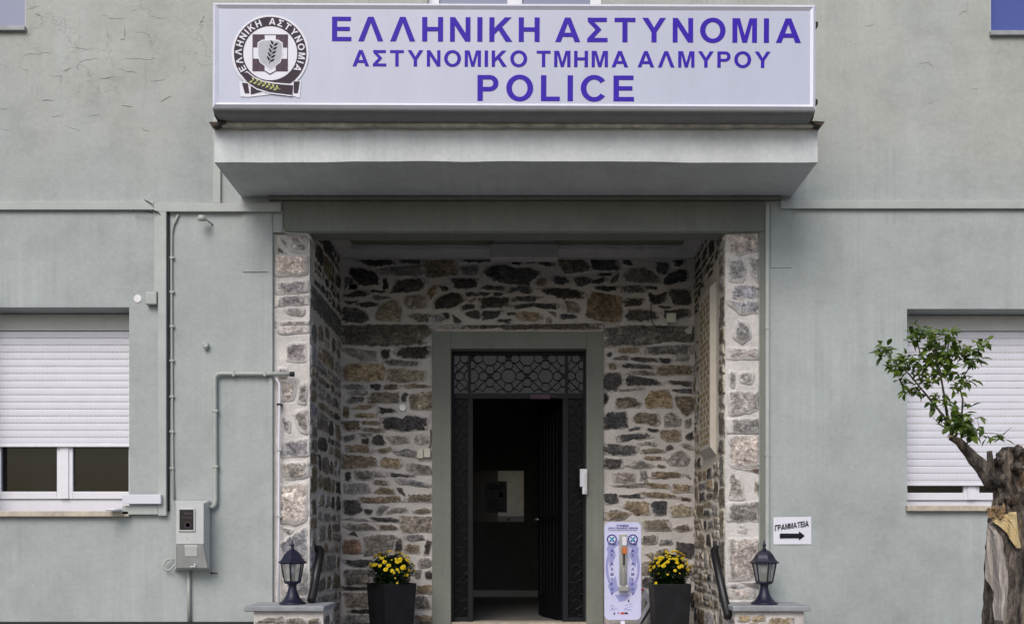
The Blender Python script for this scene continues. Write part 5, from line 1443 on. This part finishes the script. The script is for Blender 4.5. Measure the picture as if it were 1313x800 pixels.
slat(P(824, 757, 9.7), P(833, 771, 9.74), .045, .02, M['paper'], 'board'); slat(P(826, 765, 9.70), P(822, 790, 9.72), .030, .012, M['cornice'], 'board')
q = MB(); q.lathe([(.012, 0), (.016, .01), (.010, .022)], P(823.5, 757, 9.68), 10); q.build('cap', M['red'], lb)

# ================================================================== TREE
DT = 6.0
def T(px, py, dd=0): D = DT+dd; return Vector((X(px, D), D-CD, Z(py, D)))
tr = thing('sawn_tree', 'sawn-off tree stump with torn bark and one leafy branch before the right window', 'tree', (X(1302, DT), DT-CD, 0))
def relief(an, z, seed, amp):
    return (1+amp*noise.noise(Vector((math.cos(an)*2.4, math.sin(an)*2.4, z*1.3+seed)))+amp*.8*noise.noise(Vector((math.cos(an)*7, math.sin(an)*7, z*2+seed)))
            +amp*.8*min(0, noise.noise(Vector((math.cos(an)*4.5, math.sin(an)*4.5, z*.9+seed*3)))+.12))
def bark_tube(q, pts, rs, n=28, amp=.14, seed=0, sub=6):
    P_, Rr = [], []
    for k in range(len(pts)-1):
        for s in range(sub): t = s/sub; P_.append(pts[k].lerp(pts[k+1], t)); Rr.append(rs[k]+(rs[k+1]-rs[k])*t)
    P_.append(pts[-1]); Rr.append(rs[-1]); i0 = len(q.v); q.tube(P_, Rr, n)
    for i in range(i0, len(q.v)):
        v = Vector(q.v[i]); k = min((i-i0)//n, len(P_)-1); d = v-P_[k]
        if d.length < 1e-5: continue
        an = math.atan2(d.y, d.x)
        f = relief(an, v.z, seed, amp)+amp*.35*noise.noise(v*28)
        q.v[i] = tuple(P_[k]+d*f)
q = MB(); tc = X(1301, DT); ty = DT-CD
bark_tube(q, [Vector((tc, ty, 0)), Vector((tc, ty, .3)), Vector((tc, ty, 1.0)), Vector((tc+.005, ty, 1.45)), Vector((tc+.01, ty, 1.66)), Vector((tc+.02, ty, 1.80))], [.23, .18, .158, .155, .140, .10], 64, .20, 1, 18)
bark_tube(q, [T(1300, 665), T(1292, 625), T(1288, 598), T(1294, 582)], [.110, .066, .060, .050], 30, .55, 2, 8)
bark_tube(q, [T(1296, 600), T(1297, 585), T(1297, 573)], [.055, .066, .035], 24, .8, 5, 6)
bark_tube(q, [T(1276, 625), T(1271, 600), T(1268.5, 578)], [.030, .022, .014], 14, .35, 8, 5)
bark_tube(q, [T(1310, 680), T(1314, 640), T(1322, 612), T(1335, 596)], [.10, .070, .060, .045], 26, .3, 3, 8)
for k, (a, b, r_) in enumerate(((1285, 615, .035), (1303, 600, .032), (1280, 590, .026), (1306, 640, .045), (1290, 640, .04), (1305, 578, .03), (1281, 655, .035))):
    bark_tube(q, [T(a-2, b+6, -.05), T(a, b, -.085), T(a+1, b-6, -.05)], [r_*.6, r_, r_*.5], 16, 1.0, 20+k, 5)
q.build('trunk', M['bark'], tr, smooth=True)
# torn wood surfaces hugging the trunk
def patch(px_pts, mat, name, off, rad=.157):
    q = MB(); cxw = tc; nv = 16; nu = 8
    L_, Rr = px_pts
    def at(line, py):
        for (xa, ya), (xb, yb_) in zip(line[:-1], line[1:]):
            if ya <= py <= yb_: return xa+(xb-xa)*(py-ya)/max(yb_-ya, 1e-6)
        return line[-1][0]
    y0_, y1_ = L_[0][1], L_[-1][1]; g_ = []
    for j in range(nv+1):
        py = y0_+(y1_-y0_)*j/nv; xl, xr = at(L_, py), at(Rr, py); row = []
        for i in range(nu+1):
            px = xl+(xr-xl)*i/nu; zz_ = Z(py, DT-.12); ca = lambda q_: -math.acos(max(-.999, min(1, (q_-1301)/35.6)))
            al, ar = ca(xl), ca(xr); an = al+(ar-al)*i/nu; edge = (i in (0, nu)) or (j in (0, nv))
            rr = rad*relief(an, zz_, 1, .20)*(1+.04*(zz_ < 1.2))+off*(1+.35*noise.noise(Vector((an*6, zz_*2.5, off*50))))-(off+.012 if edge else 0)
            row.append((cxw+rr*math.cos(an), ty+rr*math.sin(an), zz_))
        g_.append(row)
    for j in range(nv):
        for i in range(nu): q.quad(g_[j][i], g_[j][i+1], g_[j+1][i+1], g_[j+1][i])
    return q.build(name, mat, tr, smooth=False, fix=True)
patch(([(1263, 656), (1266, 664), (1273, 676), (1280, 690), (1287, 702), (1291, 705)], [(1287, 648), (1288, 660), (1289, 675), (1291, 690), (1292.5, 700), (1292.6, 705.5)]), M['inner_wood'], 'bare_wood', .020)
patch(([(1263, 664), (1264, 690), (1264, 720), (1266, 750), (1269, 775), (1271, 803)], [(1266, 668), (1274, 690), (1279, 720), (1281, 750), (1280, 775), (1278, 803)]), M['grey_wood'], 'weathered_wood', .020)
q = MB(); rs = random.Random(9)
for k in range(22):
    px = 1266+k*1.0+rs.uniform(-.6, .6); h_ = rs.uniform(2, 20)*(.4+.6*k/22); p0 = T(px, 660+rs.uniform(-8, 5), -.085-.055*math.sin(k/22*1.6)); p1 = T(px+rs.uniform(-1, 2.5), 658-h_, -.10); q.tube([p0, p0.lerp(p1, .6)+Vector((rs.uniform(-.005, .005), 0, 0)), p1], [.008, .006, .001], 5)
q.build('splintered_wood', M['splinter'], tr)
# branches
B4 = lambda a, b, dd=0: T(1120+a/4.21, 410+b/4.21, dd)
q = MB()
bark_tube(q, [T(1277, 622), B4(590, 800), B4(545, 755, -.01), B4(500, 700, -.02), B4(460, 655, -.02), B4(420, 632, -.03)], [.050, .040, .034, .026, .021, .018], 14, .28, 4, 5)
br = q.build('branch', M['bark'], tr, smooth=True)
q = MB(); q.lathe([(.019, -.002), (.017, .003)], B4(416, 630, -.03), 12); q.build('cut_face', M['inner_wood'], br)
rs = random.Random(77)
twigs = [([(425, 628), (410, 570), (395, 500), (385, 430), (375, 370), (362, 300), (340, 220), (330, 130), (340, 70)], .010, -.05),
         ([(412, 560), (380, 520), (330, 460), (290, 410), (240, 350), (190, 290), (140, 250), (90, 205), (50, 165)], .008, -.12),
         ([(440, 640), (460, 560), (478, 500), (482, 430), (466, 370), (490, 300), (530, 240), (560, 180), (600, 125)], .007, .08),
         ([(362, 300), (300, 240), (250, 180), (235, 100), (240, 40)], .006, -.02), ([(350, 250), (400, 180), (405, 110), (405, 50)], .006, .05),
         ([(500, 680), (515, 640), (560, 612), (640, 612), (700, 618)], .005, .02), ([(395, 590), (345, 550), (310, 515)], .004, -.05), ([(290, 410), (220, 400), (180, 400)], .004, -.1),
         ([(480, 440), (520, 470), (545, 455)], .003, .1), ([(466, 370), (430, 330), (400, 300)], .003, .05), ([(380, 430), (340, 440), (325, 485)], .003, -.06), ([(700, 618), (745, 580)], .003, .02), ([(530, 620), (570, 580), (560, 535)], .003, .05)]
q = MB(); path = []
for pts, r_, dd in twigs:
    n = len(pts); w3 = [B4(a, b, dd*i/max(n-1, 1)+rs.uniform(-.01, .01)) for i, (a, b) in enumerate(pts)]
    q.tube(w3, [r_*(1-.75*i/(n-1)) for i in range(n)], 7); path.append(w3)
q.build('twigs', M['bark'], tr, smooth=True)
cl = [(50, 165, 42, 24), (30, 190, 22, 5), (120, 250, 50, 34), (180, 220, 48, 30), (240, 55, 42, 18), (215, 105, 40, 12), (330, 95, 62, 44), (400, 80, 42, 20), (330, 190, 75, 66), (250, 260, 58, 42), (400, 180, 58, 40), (400, 270, 48, 22),
      (440, 120, 30, 8), (470, 165, 42, 22), (500, 210, 34, 14), (560, 140, 42, 20), (612, 122, 20, 5), (540, 215, 38, 14), (590, 220, 18, 3), (485, 330, 42, 18), (535, 325, 18, 3), (195, 385, 34, 15), (250, 400, 24, 8), (160, 330, 30, 12), (330, 430, 36, 14), (380, 445, 36, 12),
      (290, 340, 40, 16), (440, 560, 45, 34), (490, 540, 45, 32), (500, 600, 40, 26), (545, 625, 22, 9), (690, 632, 26, 5), (620, 635, 18, 3), (655, 630, 14, 2), (565, 530, 12, 2), (585, 590, 10, 2), (430, 465, 40, 10), (520, 465, 16, 3), (330, 490, 14, 3), (400, 580, 20, 5), (445, 380, 30, 8), (380, 520, 20, 4), (350, 300, 45, 20)]
q = MB()
for cx, cz, rr, n in cl:
    n = int(n*1.5)
    for _ in range(n):
        a = rs.uniform(0, 6.28); r_ = rr*math.sqrt(rs.random()); p = B4(cx+r_*math.cos(a), cz+r_*.85*math.sin(a), rs.gauss(0, .07 if rr > 25 else .02)+(-.05 if cx < 200 else 0))
        L = rs.uniform(.036, .062)*(1.1 if cz > 480 else 1); yaw = rs.uniform(0, 6.28); pit = rs.uniform(-1.0, .75)
        d = Vector((math.cos(yaw)*math.cos(pit), math.sin(yaw)*math.cos(pit), math.sin(pit))); up = Vector((rs.uniform(-.5, .5), -.4+rs.uniform(-.4, .4), 1)); sd = d.cross(up).normalized(); nn = sd.cross(d).normalized()
        w_ = L*rs.uniform(.19, .27); fo = nn*w_*.45; cu = -nn*L*.16
        pr = [(0, .0), (.2, .65), (.45, 1), (.7, .78), (.88, .36), (1, 0)]
        mids = [p+d*L*t+cu*(t*t) for t, _w in pr]; i0 = len(q.v)
        for k, (t, ww) in enumerate(pr): q.v += [tuple(mids[k]), tuple(mids[k]+sd*w_*ww+fo*ww), tuple(mids[k]-sd*w_*ww+fo*ww)]
        for k in range(5):
            a0, b0 = i0+k*3, i0+k*3+3
            q.f.append((a0, a0+1, b0+1, b0)); q.f.append((a0, b0, b0+2, a0+2))
o_ = q.build('crown', M['leaf'], tr, fix=False)

# ================================================================== LIGHT, SKY, CAMERA
wld = bpy.data.worlds.new('World'); scene.world = wld; wld.use_nodes = True
nt = wld.node_tree; bg = nt.nodes['Background']
sky = nt.nodes.new('ShaderNodeTexSky'); sky.sky_type = 'NISHITA'; sky.sun_disc = False
SE, SA = R(43), R(180+18)
sky.sun_elevation = SE; sky.sun_rotation = SA; sky.air_density = 1.0; sky.dust_density = 2.5; sky.ozone_density = 1.0
nt.links.new(sky.outputs[0], bg.inputs[0]); bg.inputs[1].default_value = .10
sd = bpy.data.lights.new('sun', 'SUN'); so = bpy.data.objects.new('sun', sd); col.objects.link(so)
sd.energy = 1.3; sd.angle = R(34); sd.color = (1.0, .98, .965)
dirv = Vector((math.sin(SA)*math.cos(SE), math.cos(SA)*math.cos(SE), math.sin(SE)))
so.rotation_euler = dirv.to_track_quat('Z', 'Y').to_euler(); so.location = (0, -10, 12)
cam = bpy.data.cameras.new('camera'); co = bpy.data.objects.new('camera', cam); col.objects.link(co)
co.location = (0, -CD, CZ); co.rotation_euler = (R(90), 0, 0); cam.sensor_width = 36; cam.lens = F/1313*36
cam.shift_x = -(664-656.5)/1313; cam.shift_y = (690-400)/1313; cam.clip_end = 1000
scene.camera = co
scene.view_settings.view_transform = 'Standard'; scene.view_settings.look = 'None'; scene.view_settings.exposure = .42; scene.view_settings.gamma = 1
scene.cycles.max_bounces = 8
